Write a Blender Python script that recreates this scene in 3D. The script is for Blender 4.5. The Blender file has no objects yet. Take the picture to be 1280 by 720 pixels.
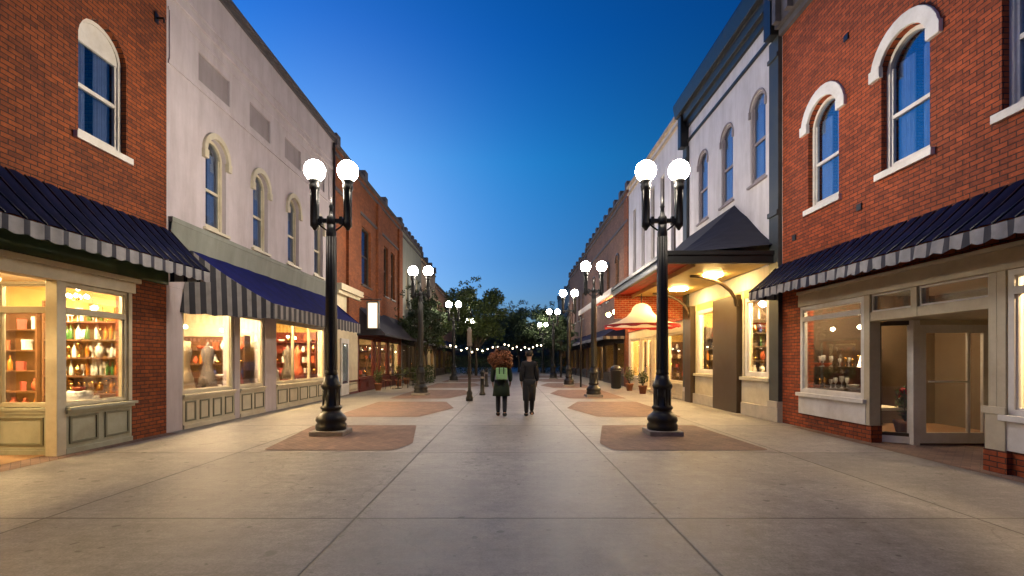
import bpy, bmesh, math, random
from mathutils import Vector, Matrix
from mathutils.geometry import tessellate_polygon
random.seed(7)
R = math.radians
sc = bpy.context.scene
col = sc.collection
# ------------------------------------------------------------------ camera, sky, sun, exposure
cam = bpy.data.objects.new('camera', bpy.data.cameras.new('camera')); col.objects.link(cam)
cam.location = (0, 0, 1.5); cam.rotation_euler = (R(90), 0, 0)
cam.data.lens = 16.875; cam.data.sensor_width = 36
cam.data.shift_x = 2/1280; cam.data.shift_y = 90/1280
cam.data.clip_start = .05; cam.data.clip_end = 2000
sc.camera = cam
SUN_EL, SUN_ROT = R(-3.0), R(-35)
world = bpy.data.worlds.new('World'); sc.world = world; world.use_nodes = True
wn = world.node_tree; wn.nodes.clear()
sky = wn.nodes.new('ShaderNodeTexSky'); sky.sky_type = 'NISHITA'; sky.sun_disc = False
sky.sun_elevation = SUN_EL; sky.sun_rotation = SUN_ROT
sky.air_density = 1.0; sky.dust_density = .6; sky.ozone_density = 3.0
wm = wn.nodes.new('ShaderNodeMixRGB'); wm.blend_type = 'MULTIPLY'; wm.inputs[0].default_value = 1

tc = wn.nodes.new('ShaderNodeTexCoord'); sx = wn.nodes.new('ShaderNodeSeparateXYZ'); wn.links.new(tc.outputs['Generated'], sx.inputs[0])
tr = wn.nodes.new('ShaderNodeValToRGB'); el = tr.color_ramp.elements      # dusk tint by elevation
for _ in range(3): el.new(.5)
for i, (p, c) in enumerate(((0, (.8, .95, 1.15)), (.2, (.40, 1.15, 1.2)), (.38, (.16, 1.65, 1.6)), (.56, (.055, 1.25, 1.65)), (1, (.05, .9, 1.3)))): el[i].position = p; el[i].color = (*c, 1)
wn.links.new(sx.outputs[2], tr.inputs[0])
xg = wn.nodes.new('ShaderNodeMath'); xg.operation = 'MULTIPLY_ADD'; xg.inputs[1].default_value = -.7; xg.inputs[2].default_value = 1.0; wn.links.new(sx.outputs[0], xg.inputs[0])
xm = wn.nodes.new('ShaderNodeMixRGB'); xm.blend_type = 'MULTIPLY'; xm.inputs[0].default_value = 1; wn.links.new(tr.outputs[0], xm.inputs[1]); wn.links.new(xg.outputs[0], xm.inputs[2])
wn.links.new(xm.outputs[0], wm.inputs[2])
bg = wn.nodes.new('ShaderNodeBackground'); bg.inputs[1].default_value = 3.0
wo = wn.nodes.new('ShaderNodeOutputWorld')
wn.links.new(sky.outputs[0], wm.inputs[1]); 
dv = wn.nodes.new('ShaderNodeVectorMath'); dv.operation = 'DOT_PRODUCT'; dv.inputs[1].default_value = Vector((-.36, .90, .22)).normalized(); wn.links.new(tc.outputs['Generated'], dv.inputs[0])
d0 = wn.nodes.new('ShaderNodeMath'); d0.operation = 'MAXIMUM'; d0.inputs[1].default_value = 0; wn.links.new(dv.outputs['Value'], d0.inputs[0])
d1 = wn.nodes.new('ShaderNodeMath'); d1.operation = 'POWER'; d1.inputs[1].default_value = 34; wn.links.new(d0.outputs[0], d1.inputs[0])
gl = wn.nodes.new('ShaderNodeMixRGB'); gl.blend_type = 'ADD'; gl.inputs[2].default_value = (.075, .060, .034, 1)      # pale town glow low on the left
wn.links.new(d1.outputs[0], gl.inputs[0]); wn.links.new(wm.outputs[0], gl.inputs[1]); wn.links.new(gl.outputs[0], bg.inputs[0]); wn.links.new(bg.outputs[0], wo.inputs[0])
sl = bpy.data.lights.new('sun', 'SUN'); sl.energy = .06; sl.angle = R(20); sl.color = (1, .85, .75)
so = bpy.data.objects.new('sun', sl); col.objects.link(so); so.rotation_euler = (R(60), 0, R(-35)); so.location = (0, 0, 30)
sc.view_settings.view_transform = 'Standard'; sc.view_settings.look = 'None'
sc.view_settings.exposure = 0; sc.view_settings.gamma = 1; sc.view_settings.use_curve_mapping = False
GLOBE_E = 165.0

# ------------------------------------------------------------------ materials
def new_mat(name):
    m = bpy.data.materials.new(name); m.use_nodes = True
    nt = m.node_tree; p = nt.nodes['Principled BSDF']
    return m, nt, p
def world_uv(nt):
    g = nt.nodes.new('ShaderNodeNewGeometry'); s = nt.nodes.new('ShaderNodeSeparateXYZ'); nt.links.new(g.outputs['Position'], s.inputs[0])
    a = nt.nodes.new('ShaderNodeMath'); a.operation = 'ADD'; nt.links.new(s.outputs[0], a.inputs[0]); nt.links.new(s.outputs[1], a.inputs[1])
    c = nt.nodes.new('ShaderNodeCombineXYZ'); nt.links.new(a.outputs[0], c.inputs[0]); nt.links.new(s.outputs[2], c.inputs[1])
    return g, s, a, c
def mth(nt, op, a, b=None, c=None):
    n = nt.nodes.new('ShaderNodeMath'); n.operation = op
    for i, v in enumerate((a, b, c)):
        if v is None: continue
        if isinstance(v, (int, float)): n.inputs[i].default_value = v
        else: nt.links.new(v, n.inputs[i])
    return n.outputs[0]
def noise(nt, vec, scale, detail=4, rough=.6):
    n = nt.nodes.new('ShaderNodeTexNoise'); n.inputs['Scale'].default_value = scale; n.inputs['Detail'].default_value = detail
    n.inputs['Roughness'].default_value = rough
    if vec is not None: nt.links.new(vec, n.inputs['Vector'])
    return n.outputs['Fac']
def ramp(nt, fac, stops):
    r = nt.nodes.new('ShaderNodeValToRGB'); e = r.color_ramp.elements
    while len(e) < len(stops): e.new(.5)
    for i, (p, c) in enumerate(stops):
        e[i].position = p; e[i].color = (*c, 1) if len(c) == 3 else c
    nt.links.new(fac, r.inputs[0]); return r.outputs[0]
def mix(nt, fac, a, b, mode='MIX'):
    n = nt.nodes.new('ShaderNodeMixRGB'); n.blend_type = mode
    for i, v in enumerate((fac, a, b)):
        if isinstance(v, (int, float)): n.inputs[i].default_value = v
        elif isinstance(v, tuple): n.inputs[i].default_value = (*v, 1)
        else: nt.links.new(v, n.inputs[i])
    return n.outputs[0]
def bump(nt, p, h, strength=.3, dist=.01):
    b = nt.nodes.new('ShaderNodeBump'); b.inputs['Strength'].default_value = strength; b.inputs['Distance'].default_value = dist
    nt.links.new(h, b.inputs['Height']); nt.links.new(b.outputs[0], p.inputs['Normal'])
def paint(name, c, rough=.5, var=.15, metal=0, scale=3, bmp=.1, coord='W', dirt=None, spec=.5):
    m, nt, p = new_mat(name); p.inputs['Specular IOR Level'].default_value = spec
    if coord == 'W': v = nt.nodes.new('ShaderNodeNewGeometry').outputs['Position']
    else: v = nt.nodes.new('ShaderNodeTexCoord').outputs['Object']
    f = noise(nt, v, scale, 6, .65)
    lo = tuple(x*(1-var) for x in c); hi = tuple(min(1, x*(1+var)) for x in c)
    cc = ramp(nt, f, [(.3, lo), (.7, hi)])
    if dirt:
        d = ramp(nt, noise(nt, v, .9, 8, .75), [(.42, (1, 1, 1)), (.72, dirt)]); cc = mix(nt, 1.0, cc, d, 'MULTIPLY')
    nt.links.new(cc, p.inputs['Base Color'])
    rr = ramp(nt, f, [(.2, (rough-.08,)*3), (.8, (min(1, rough+.1),)*3)]); nt.links.new(rr, p.inputs['Roughness'])
    p.inputs['Metallic'].default_value = metal
    if bmp: bump(nt, p, noise(nt, v, scale*14, 4), bmp, .006)
    return m
def brick(name, c1, c2, mortar, w=.21, h=.073, var=.6, ms=.009):
    m, nt, p = new_mat(name); g, s, a, c = world_uv(nt)
    b = nt.nodes.new('ShaderNodeTexBrick'); nt.links.new(c.outputs[0], b.inputs['Vector'])
    b.inputs['Scale'].default_value = 1; b.inputs['Brick Width'].default_value = w; b.inputs['Row Height'].default_value = h
    b.inputs['Mortar Size'].default_value = ms; b.inputs['Mortar Smooth'].default_value = .4; b.inputs['Bias'].default_value = -.1
    b.inputs['Color1'].default_value = (*c1, 1); b.inputs['Color2'].default_value = (*c2, 1); b.inputs['Mortar'].default_value = (*mortar, 1)
    n1 = noise(nt, g.outputs['Position'], .7, 6, .7); n2 = noise(nt, g.outputs['Position'], 9, 5, .7)
    t = ramp(nt, n1, [(.3, (1-var*.6,)*3), (.65, (1.15,)*3)]); t2 = ramp(nt, n2, [(.25, (.6,)*3), (.7, (1.25,)*3)])
    cc = mix(nt, 1.0, mix(nt, 1.0, b.outputs['Color'], t, 'MULTIPLY'), t2, 'MULTIPLY')
    n3 = noise(nt, g.outputs['Position'], 1.9, 8, .8); cc = mix(nt, ramp(nt, n3, [(.60, (0,)*3), (.74, (.45,)*3)]), cc, tuple(x*.8 for x in mortar))
    n4 = noise(nt, g.outputs['Position'], 22, 3, .6); cc = mix(nt, ramp(nt, n4, [(.66, (0,)*3), (.72, (.5,)*3)]), cc, tuple(min(1, x*1.7) for x in c1))
    nt.links.new(cc, p.inputs['Base Color']); p.inputs['Roughness'].default_value = .88
    inv = mth(nt, 'SUBTRACT', 1.0, b.outputs['Fac']); hh = mth(nt, 'MULTIPLY_ADD', n2, .5, inv)
    bump(nt, p, hh, .8, .012)
    return m
def stucco(name, c, stain=(.7, .68, .66)):
    m, nt, p = new_mat(name); g, s, a, cv = world_uv(nt); P = g.outputs['Position']
    mp = nt.nodes.new('ShaderNodeMapping'); nt.links.new(P, mp.inputs[0]); mp.inputs['Scale'].default_value = (2.2, 2.2, .35)
    st = ramp(nt, noise(nt, mp.outputs[0], 1.1, 8, .7), [(.42, (1, 1, 1)), (.75, stain)])
    f = ramp(nt, noise(nt, P, 1.7, 8, .65), [(.3, tuple(x*.86 for x in c)), (.7, c)])
    nt.links.new(mix(nt, .85, f, st, 'MULTIPLY'), p.inputs['Base Color']); p.inputs['Roughness'].default_value = .85
    bump(nt, p, mth(nt, 'ADD', noise(nt, P, 30, 6, .7), mth(nt, 'MULTIPLY', noise(nt, P, 3, 4), 2.0)), .35, .01)
    return m
def stripes(name, ca, cb, period, duty, rough=.75):
    m, nt, p = new_mat(name); g, s, a, c = world_uv(nt)
    f = mth(nt, 'FRACT', mth(nt, 'DIVIDE', a.outputs[0], period)); k = mth(nt, 'LESS_THAN', f, duty)
    n = noise(nt, g.outputs['Position'], 6, 5); t = ramp(nt, n, [(.3, (.72,)*3), (.7, (1.05,)*3)])
    nt.links.new(mix(nt, 1.0, mix(nt, k, cb, ca), t, 'MULTIPLY'), p.inputs['Base Color']); p.inputs['Roughness'].default_value = rough
    return m
def emis(name, c, e):
    m, nt, p = new_mat(name); p.inputs['Base Color'].default_value = (.8, .8, .8, 1)
    p.inputs['Emission Color'].default_value = (*c, 1); p.inputs['Emission Strength'].default_value = e; return m
def glass(name, refl, tint=(1, 1, 1), rough=.02, fr=.6):
    m = bpy.data.materials.new(name); m.use_nodes = True; nt = m.node_tree; nt.nodes.clear()
    o = nt.nodes.new('ShaderNodeOutputMaterial'); t = nt.nodes.new('ShaderNodeBsdfTransparent'); g = nt.nodes.new('ShaderNodeBsdfGlossy')
    t.inputs[0].default_value = (*tint, 1); g.inputs['Roughness'].default_value = rough; g.inputs[0].default_value = (.95, .97, 1, 1)
    lw = nt.nodes.new('ShaderNodeLayerWeight'); lw.inputs[0].default_value = .25
    f = mth(nt, 'MULTIPLY_ADD', lw.outputs['Fresnel'], fr, refl)
    ge = nt.nodes.new('ShaderNodeNewGeometry'); b = nt.nodes.new('ShaderNodeBump'); b.inputs['Strength'].default_value = .05; b.inputs['Distance'].default_value = .01
    nt.links.new(noise(nt, ge.outputs['Position'], 1.6, 2), b.inputs['Height']); nt.links.new(b.outputs[0], g.inputs['Normal'])
    mx = nt.nodes.new('ShaderNodeMixShader'); nt.links.new(f, mx.inputs[0]); nt.links.new(t.outputs[0], mx.inputs[1]); nt.links.new(g.outputs[0], mx.inputs[2])
    nt.links.new(mx.outputs[0], o.inputs[0]); return m
def translucent(name, c, e=.6):
    m = bpy.data.materials.new(name); m.use_nodes = True; nt = m.node_tree; nt.nodes.clear()
    o = nt.nodes.new('ShaderNodeOutputMaterial'); t = nt.nodes.new('ShaderNodeBsdfTranslucent'); d = nt.nodes.new('ShaderNodeBsdfDiffuse')
    t.inputs[0].default_value = (*c, 1); d.inputs[0].default_value = (*c, 1)
    mx = nt.nodes.new('ShaderNodeMixShader'); mx.inputs[0].default_value = e
    nt.links.new(d.outputs[0], mx.inputs[1]); nt.links.new(t.outputs[0], mx.inputs[2]); nt.links.new(mx.outputs[0], o.inputs[0]); return m
def leaf_mat(name, a, b):
    m, nt, p = new_mat(name)
    oi = nt.nodes.new('ShaderNodeNewGeometry'); 
    c = ramp(nt, oi.outputs['Random Per Island'], [(.0, a), (1, b)])
    nt.links.new(c, p.inputs['Base Color']); p.inputs['Roughness'].default_value = .6; return m

M = {}
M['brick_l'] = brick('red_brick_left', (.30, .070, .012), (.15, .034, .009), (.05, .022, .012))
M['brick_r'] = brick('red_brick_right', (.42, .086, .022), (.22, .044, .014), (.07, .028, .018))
M['brick_o'] = brick('orange_brick', (.32, .095, .03), (.22, .065, .022), (.12, .055, .03))
M['brick_b'] = brick('brown_brick', (.26, .13, .08), (.18, .09, .06), (.13, .09, .07))
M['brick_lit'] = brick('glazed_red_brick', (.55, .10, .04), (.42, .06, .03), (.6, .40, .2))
M['stucco_w'] = stucco('white_stucco', (.56, .505, .54))
M['stucco_r'] = stucco('pale_stucco', (.72, .69, .71))
M['stucco_g'] = stucco('grey_green_stucco', (.26, .28, .25))
M['stucco_c'] = stucco('cream_stucco', (.55, .44, .32))
M['panel_grey'] = stucco('weathered_grey_panel', (.34, .30, .32))
M['white'] = paint('white_trim_paint', (.78, .76, .72), .45, .08, dirt=(.75, .72, .66))
M['cream'] = paint('cream_paint', (.60, .55, .42), .5, .1, dirt=(.75, .7, .62))
M['sage'] = paint('sage_paint', (.40, .41, .33), .5, .12, dirt=(.7, .68, .6))
M['sage_d'] = paint('dark_sage_paint', (.16, .16, .11), .5, .12)
M['taupe'] = paint('taupe_paint', (.56, .50, .36), .5, .1, dirt=(.75, .7, .62))
M['green'] = paint('green_fascia_paint', (.035, .075, .03), .5, .2)
M['brown'] = paint('brown_paint', (.055, .036, .022), .45, .15)
M['iron'] = paint('black_iron', (.012, .013, .014), .38, .3, metal=.2, scale=8, coord='O')
M['irong'] = paint('dark_grey_iron', (.045, .05, .05), .5, .3, metal=.1)
M['cap'] = paint('dark_coping', (.09, .08, .085), .7, .3)
M['navy'] = paint('navy_awning', (.006, .008, .034), .85, .45, spec=.08)
M['seam'] = paint('black_seam', (.008, .009, .02), .4, .2)
M['blue'] = paint('blue_canvas', (.009, .012, .095), .9, .4, spec=.08)
M['slate'] = paint('dark_slate_roof', (.018, .018, .028), .8, .35)
M['tabs'] = stripes('navy_white_valance', (.27, .27, .29), (.010, .012, .035), .27, .7)
M['strp'] = stripes('striped_canvas', (.20, .19, .19), (.012, .012, .022), .3, .46)
M['strp2'] = stripes('grey_striped_canvas', (.22, .22, .24), (.03, .035, .06), .4, .5)
M['gl_shop'] = glass('shop_glass', .04)
M['gl_up'] = glass('upper_window_glass', .05, (.8, .86, .95), fr=.22)
M['curtain'] = paint('curtain_cloth', (.24, .27, .35), .9, .15)
M['dark'] = paint('dark_room', (.02, .02, .022), .9, .1, bmp=0)
M['gold'] = paint('gold_wall', (.55, .37, .12), .8, .15)
M['ceil'] = paint('ceiling_paint', (.7, .62, .45), .8, .06)
M['ivory'] = paint('ivory_wall', (.68, .6, .42), .8, .12)
M['brownwall'] = paint('brown_wall', (.11, .075, .045), .8, .15)
M['floorw'] = paint('wood_floor', (.24, .13, .06), .5, .3)
M['wood'] = paint('dark_wood', (.10, .045, .02), .45, .35)
M['redwood'] = paint('dark_red_wood', (.12, .018, .012), .4, .3)
M['redplank'] = paint('red_soffit_paint', (.5, .055, .02), .5, .3)
M['goldceil'] = paint('gold_soffit_paint', (.62, .46, .16), .5, .15)
M['stone'] = paint('stone_plinth', (.45, .41, .34), .85, .15, bmp=.4)
M['globe'] = emis('lamp_globe_glow', (1, .86, .68), GLOBE_E)
M['warm'] = emis('warm_lamp_glow', (1, .70, .38), 340)
M['gwarm'] = emis('golden_lamp_glow', (1, .68, .30), 380)
M['dim'] = emis('dim_lamp_glow', (1, .72, .4), 90)
M['pend'] = emis('pendant_bulb_glow', (1, .78, .48), 45)
M['soffit_glow'] = emis('soffit_lamp_glow', (1, .64, .22), 190)
M['shade_glow'] = emis('shade_lamp_glow', (1, .72, .4), 9)
M['bulb'] = emis('small_bulb_glow', (1, .80, .5), 25)
M['sign'] = emis('lit_sign_glow', (1, .72, .46), 1.6)
M['bell'] = translucent('white_canopy_cloth', (.85, .78, .7), .5)
M['red'] = paint('red_cloth', (.35, .012, .012), .7, .2)
M['bark'] = paint('bark', (.06, .045, .03), .9, .3, scale=6, bmp=.6)
M['leaf'] = leaf_mat('leaf_green', (.018, .04, .008), (.10, .14, .03))
M['leafd'] = leaf_mat('leaf_dark_green', (.012, .028, .010), (.05, .08, .03))
M['hedge'] = leaf_mat('hedge_green', (.014, .03, .008), (.06, .09, .025))
M['black'] = paint('black_plastic', (.012, .012, .013), .45, .2, coord='O')
M['skin'] = paint('skin', (.42, .24, .16), .6, .08, coord='O', bmp=0)
M['hair'] = paint('curly_auburn_hair', (.17, .055, .018), .7, .7, scale=20, coord='O', bmp=1)
M['hairb'] = paint('black_hair', (.012, .01, .01), .6, .3, coord='O')
M['coat'] = paint('black_coat', (.012, .012, .015), .85, .3, coord='O')
M['jacket'] = paint('dark_green_jacket', (.010, .024, .012), .8, .3, coord='O')
M['trous'] = paint('dark_trousers', (.012, .014, .022), .85, .3, coord='O')
M['shoe'] = paint('black_shoe', (.01, .01, .01), .5, .2, coord='O')
M['bag'] = paint('pale_green_bag', (.30, .55, .26), .6, .15, coord='O')
M['terra'] = paint('clay_pot', (.25, .10, .05), .8, .2, coord='O')
for n, c in (('amber', (.45, .17, .02)), ('bgreen', (.03, .12, .03)), ('clear', (.75, .78, .8)), ('cobalt', (.04, .06, .25)), ('rust', (.4, .08, .03)), ('cloth1', (.6, .5, .36)), ('cloth2', (.08, .07, .07)), ('cloth3', (.3, .05, .04)), ('brass', (.6, .4, .12))):
    M[n] = paint(n + '_goods', c, .2 if n in ('amber', 'bgreen', 'clear', 'cobalt', 'brass') else .7, .15, metal=1 if n == 'brass' else 0, coord='O', bmp=0)

# concrete with cut joints
def concrete():
    m, nt, p = new_mat('jointed_concrete'); g = nt.nodes.new('ShaderNodeNewGeometry'); P = g.outputs['Position']
    s = nt.nodes.new('ShaderNodeSeparateXYZ'); nt.links.new(P, s.inputs[0])
    def line(v, period, off, half):
        q = mth(nt, 'DIVIDE', mth(nt, 'ADD', v, off), period)
        d = mth(nt, 'ABSOLUTE', mth(nt, 'SUBTRACT', q, mth(nt, 'ROUND', q)))
        d = mth(nt, 'MULTIPLY', d, period)
        return mth(nt, 'SMOOTH_MIN', mth(nt, 'DIVIDE', d, half), 1.0, .3), mth(nt, 'ROUND', mth(nt, 'SUBTRACT', q, .5))
    wob = mth(nt, 'MULTIPLY', mth(nt, 'SUBTRACT', noise(nt, P, 6, 3), .5), .012)
    lx, ix = line(mth(nt, 'ADD', s.outputs[0], wob), 2.94, 1.47, .017)
    ly, iy = line(mth(nt, 'ADD', s.outputs[1], wob), 3.215, -4.545, .018)
    j = mth(nt, 'MINIMUM', lx, ly)
    wn_ = nt.nodes.new('ShaderNodeTexWhiteNoise'); cb = nt.nodes.new('ShaderNodeCombineXYZ'); nt.links.new(ix, cb.inputs[0]); nt.links.new(iy, cb.inputs[1]); nt.links.new(cb.outputs[0], wn_.inputs[0])
    n1 = noise(nt, P, .55, 8, .7); n2 = noise(nt, P, 4, 8, .75); n3 = noise(nt, P, 60, 3, .6)
    base = ramp(nt, n1, [(.3, (.225, .213, .206)), (.7, (.365, .345, .333))])
    pan = ramp(nt, wn_.outputs['Value'], [(0, (.86,)*3), (1, (1.08,)*3)])
    mp = nt.nodes.new('ShaderNodeMapping'); nt.links.new(P, mp.inputs[0]); mp.inputs['Scale'].default_value = (.5, 3, 1)
    broom = noise(nt, mp.outputs[0], 3.2, 8, .8)
    c = mix(nt, 1.0, base, pan, 'MULTIPLY')
    c = mix(nt, 1.0, c, ramp(nt, n2, [(.28, (.5,)*3), (.58, (1.08,)*3)]), 'MULTIPLY')
    c = mix(nt, 1.0, c, ramp(nt, broom, [(.3, (.8,)*3), (.6, (1.04,)*3)]), 'MULTIPLY')
    c = mix(nt, 1.0, c, ramp(nt, n3, [(.3, (.72,)*3), (.65, (1.1,)*3)]), 'MULTIPLY')
    c = mix(nt, 1.0, c, ramp(nt, noise(nt, P, 17, 5, .8), [(.3, (.74,)*3), (.6, (1.08,)*3)]), 'MULTIPLY')
    c = mix(nt, 1.0, c, ramp(nt, noise(nt, P, 7.5, 1, .4), [(.72, (1,)*3), (.74, (.5,)*3)]), 'MULTIPLY')
    spots = ramp(nt, noise(nt, P, 2.3, 2, .5), [(.70, (1, 1, 1)), (.74, (.7, .69, .68))]); c = mix(nt, 1.0, c, spots, 'MULTIPLY')
    vo = nt.nodes.new('ShaderNodeTexVoronoi'); vo.feature = 'DISTANCE_TO_EDGE'; vo.inputs['Scale'].default_value = .23
    wv = nt.nodes.new('ShaderNodeVectorMath'); wv.operation = 'ADD'; nz = nt.nodes.new('ShaderNodeTexNoise'); nz.inputs['Scale'].default_value = 1.7; nz.inputs['Detail'].default_value = 8
    nt.links.new(P, nz.inputs['Vector']); nt.links.new(P, wv.inputs[0]); nt.links.new(nz.outputs['Color'], wv.inputs[1]); nt.links.new(wv.outputs[0], vo.inputs['Vector'])
    c = mix(nt, 1.0, c, ramp(nt, vo.outputs['Distance'], [(.0, (.7,)*3), (.0025, (1,)*3)]), 'MULTIPLY')
    c = mix(nt, j, (.018, .015, .014), c)
    nt.links.new(c, p.inputs['Base Color'])
    nt.links.new(ramp(nt, n2, [(.3, (.42,)*3), (.7, (.68,)*3)]), p.inputs['Roughness'])
    h = mth(nt, 'MULTIPLY_ADD', j, 2.0, mth(nt, 'ADD', mth(nt, 'MULTIPLY', n3, .25), mth(nt, 'MULTIPLY', broom, .6)))
    bump(nt, p, h, .5, .008); return m
M['concrete'] = concrete()
def pavers():
    m, nt, p = new_mat('clay_pavers'); g = nt.nodes.new('ShaderNodeNewGeometry'); P = g.outputs['Position']
    mp = nt.nodes.new('ShaderNodeMapping'); nt.links.new(P, mp.inputs[0]); mp.inputs['Rotation'].default_value = (0, 0, R(45))
    b = nt.nodes.new('ShaderNodeTexBrick'); nt.links.new(mp.outputs[0], b.inputs['Vector']); b.inputs['Scale'].default_value = 1
    b.inputs['Brick Width'].default_value = .2; b.inputs['Row Height'].default_value = .1; b.inputs['Mortar Size'].default_value = .004
    b.inputs['Color1'].default_value = (.22, .135, .108, 1); b.inputs['Color2'].default_value = (.16, .10, .08, 1); b.inputs['Mortar'].default_value = (.08, .06, .05, 1)
    n = noise(nt, P, 2.5, 7, .7)
    nt.links.new(mix(nt, 1.0, b.outputs['Color'], ramp(nt, n, [(.3, (.7,)*3), (.7, (1.2,)*3)]), 'MULTIPLY'), p.inputs['Base Color']); p.inputs['Roughness'].default_value = .8
    bump(nt, p, mth(nt, 'MULTIPLY_ADD', n, .5, mth(nt, 'SUBTRACT', 1.0, b.outputs['Fac'])), .5, .006); return m
M['paver'] = pavers()
M['band'] = paint('pale_concrete', (.30, .275, .25), .8, .2, scale=5, bmp=.4, dirt=(.7, .68, .66))

# ------------------------------------------------------------------ mesh helpers
class Frame:
    def __init__(s, P, U, D): s.P = Vector(P); s.U = Vector(U).normalized(); s.D = Vector(D).normalized()
    def __call__(s, a, z, d): return s.P + s.U*a + s.D*d + Vector((0, 0, z))
XL, XR = 7.05, 6.52
FL = Frame((-XL, 0, 0), (0, 1, 0), (-1, 0, 0)); FR = Frame((XR, 0, 0), (0, 1, 0), (1, 0, 0))
FW = Frame((0, 0, 0), (1, 0, 0), (0, 1, 0))     # a = x, d = y
class MB:
    def __init__(s): s.v = []; s.f = []; s.smooth = set()
    def add(s, vs, fs, smooth=False):
        o = len(s.v); s.v += [Vector(v) for v in vs]
        for f in fs:
            if smooth: s.smooth.add(len(s.f))
            s.f.append([i+o for i in f])
        return s
    def box(s, F, a0, a1, z0, z1, d0, d1):
        vs = [F(a, z, d) for d in (d0, d1) for z in (z0, z1) for a in (a0, a1)]
        return s.add(vs, [(0, 1, 3, 2), (4, 6, 7, 5), (0, 4, 5, 1), (2, 3, 7, 6), (0, 2, 6, 4), (1, 5, 7, 3)])
    def quad(s, *p): return s.add(p, [tuple(range(len(p)))])
    def ring(s, F, outer, inner, d0, d1, closed=True):
        n = len(outer); k = n if closed else n-1; vs = []
        for d in (d0, d1):
            vs += [F(a, z, d) for a, z in outer] + [F(a, z, d) for a, z in inner]
        fs = []
        for i in range(k):
            j = (i+1) % n
            fs += [(i, j, n+j, n+i), (2*n+i, 3*n+i, 3*n+j, 2*n+j), (i, 2*n+i, 2*n+j, j), (n+i, n+j, 3*n+j, 3*n+i)]
        if not closed: fs += [(0, n, 3*n, 2*n), (n-1, 3*n-1, 4*n-1, 2*n-1)]
        return s.add(vs, fs)
    def poly(s, F, pts, d0, d1):
        n = len(pts); vs = [F(a, z, d0) for a, z in pts] + [F(a, z, d1) for a, z in pts]
        return s.add(vs, [tuple(range(n)), tuple(range(2*n-1, n-1, -1))] + [(i, (i+1) % n, n+(i+1) % n, n+i) for i in range(n)])
    def lathe(s, c, prof, seg=16, smooth=True):
        vs = []; fs = []; c = Vector(c)
        for r, z in prof:
            for k in range(seg):
                t = 2*math.pi*k/seg; vs.append(c + Vector((r*math.cos(t), r*math.sin(t), z)))
        for i in range(len(prof)-1):
            for k in range(seg):
                l = (k+1) % seg; fs.append((i*seg+k, i*seg+l, (i+1)*seg+l, (i+1)*seg+k))
        fs.append(tuple(range(seg-1, -1, -1))); o = (len(prof)-1)*seg; fs.append(tuple(range(o, o+seg)))
        return s.add(vs, fs, smooth)
    def tube(s, pts, r, seg=8, smooth=True):
        pts = [Vector(p) for p in pts]; rs = r if isinstance(r, (list, tuple)) else [r]*len(pts); vs = []; fs = []
        for i, p in enumerate(pts):
            t = (pts[min(i+1, len(pts)-1)] - pts[max(i-1, 0)]).normalized()
            a = t.cross(Vector((0, 0, 1)) if abs(t.z) < .9 else Vector((1, 0, 0))).normalized(); b = t.cross(a)
            for k in range(seg):
                q = 2*math.pi*k/seg; vs.append(p + (a*math.cos(q) + b*math.sin(q))*rs[i])
        for i in range(len(pts)-1):
            for k in range(seg):
                l = (k+1) % seg; fs.append((i*seg+k, i*seg+l, (i+1)*seg+l, (i+1)*seg+k))
        fs.append(tuple(range(seg))); o = (len(pts)-1)*seg; fs.append(tuple(range(o+seg-1, o-1, -1)))
        return s.add(vs, fs, smooth)
    def sphere(s, c, r, seg=20, rings=12, sz=1):
        prof = [(max(1e-4, r*math.sin(math.pi*i/rings)), -r*sz*math.cos(math.pi*i/rings)) for i in range(rings+1)]
        return s.lathe(c, prof, seg)
    def wall(s, F, u0, u1, z0, z1, holes, thick=.3, reveal=.2):
        outer = [Vector((u0, z0, 0)), Vector((u1, z0, 0)), Vector((u1, z1, 0)), Vector((u0, z1, 0))]
        hs = [[Vector((a, z, 0)) for a, z in h] for h in holes]
        tris = tessellate_polygon([outer]+hs); flat = outer + [p for h in hs for p in h]
        s.add([F(p.x, p.y, 0) for p in flat], tris); s.add([F(p.x, p.y, thick) for p in flat], tris)
        for h in [outer]+hs:
            n = len(h); s.add([F(p.x, p.y, 0) for p in h]+[F(p.x, p.y, thick) for p in h], [(i, (i+1) % n, n+(i+1) % n, n+i) for i in range(n)])
        return s
def rootloc(p):
    v = Vector((0, 0, 0))
    while p is not None: v += p.location; p = p.parent
    return v
def part(name, mb, mat, parent=None, bevel=0):
    off = rootloc(parent); me = bpy.data.meshes.new(name)
    me.from_pydata([v-off for v in mb.v], [], mb.f); me.materials.append(M[mat] if isinstance(mat, str) else mat)
    for i in mb.smooth:
        if i < len(me.polygons): me.polygons[i].use_smooth = True
    bm = bmesh.new(); bm.from_mesh(me); bmesh.ops.recalc_face_normals(bm, faces=bm.faces); bm.to_mesh(me); bm.free()
    o = bpy.data.objects.new(name, me); col.objects.link(o); o.parent = parent
    if bevel:
        b = o.modifiers.new('bevel', 'BEVEL'); b.width = bevel; b.segments = 2; b.limit_method = 'ANGLE'
    return o
def split(name, mb, mat, parent=None, bevel=0):
    """one part per loose piece of the mesh"""
    par = list(range(len(mb.v)))
    def find(i):
        while par[i] != i: par[i] = par[par[i]]; i = par[i]
        return i
    for f in mb.f:
        for k in f[1:]: par[find(k)] = find(f[0])
    gr = {}
    for i, f in enumerate(mb.f): gr.setdefault(find(f[0]), []).append(i)
    out = []
    for fs in gr.values():
        m = MB(); ids = sorted({k for i in fs for k in mb.f[i]}); mp = {k: n for n, k in enumerate(ids)}
        m.v = [mb.v[k] for k in ids]; m.f = [[mp[k] for k in mb.f[i]] for i in fs]; m.smooth = {n for n, i in enumerate(fs) if i in mb.smooth}
        out.append(part(name, m, mat, parent, bevel))
    return out
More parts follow.
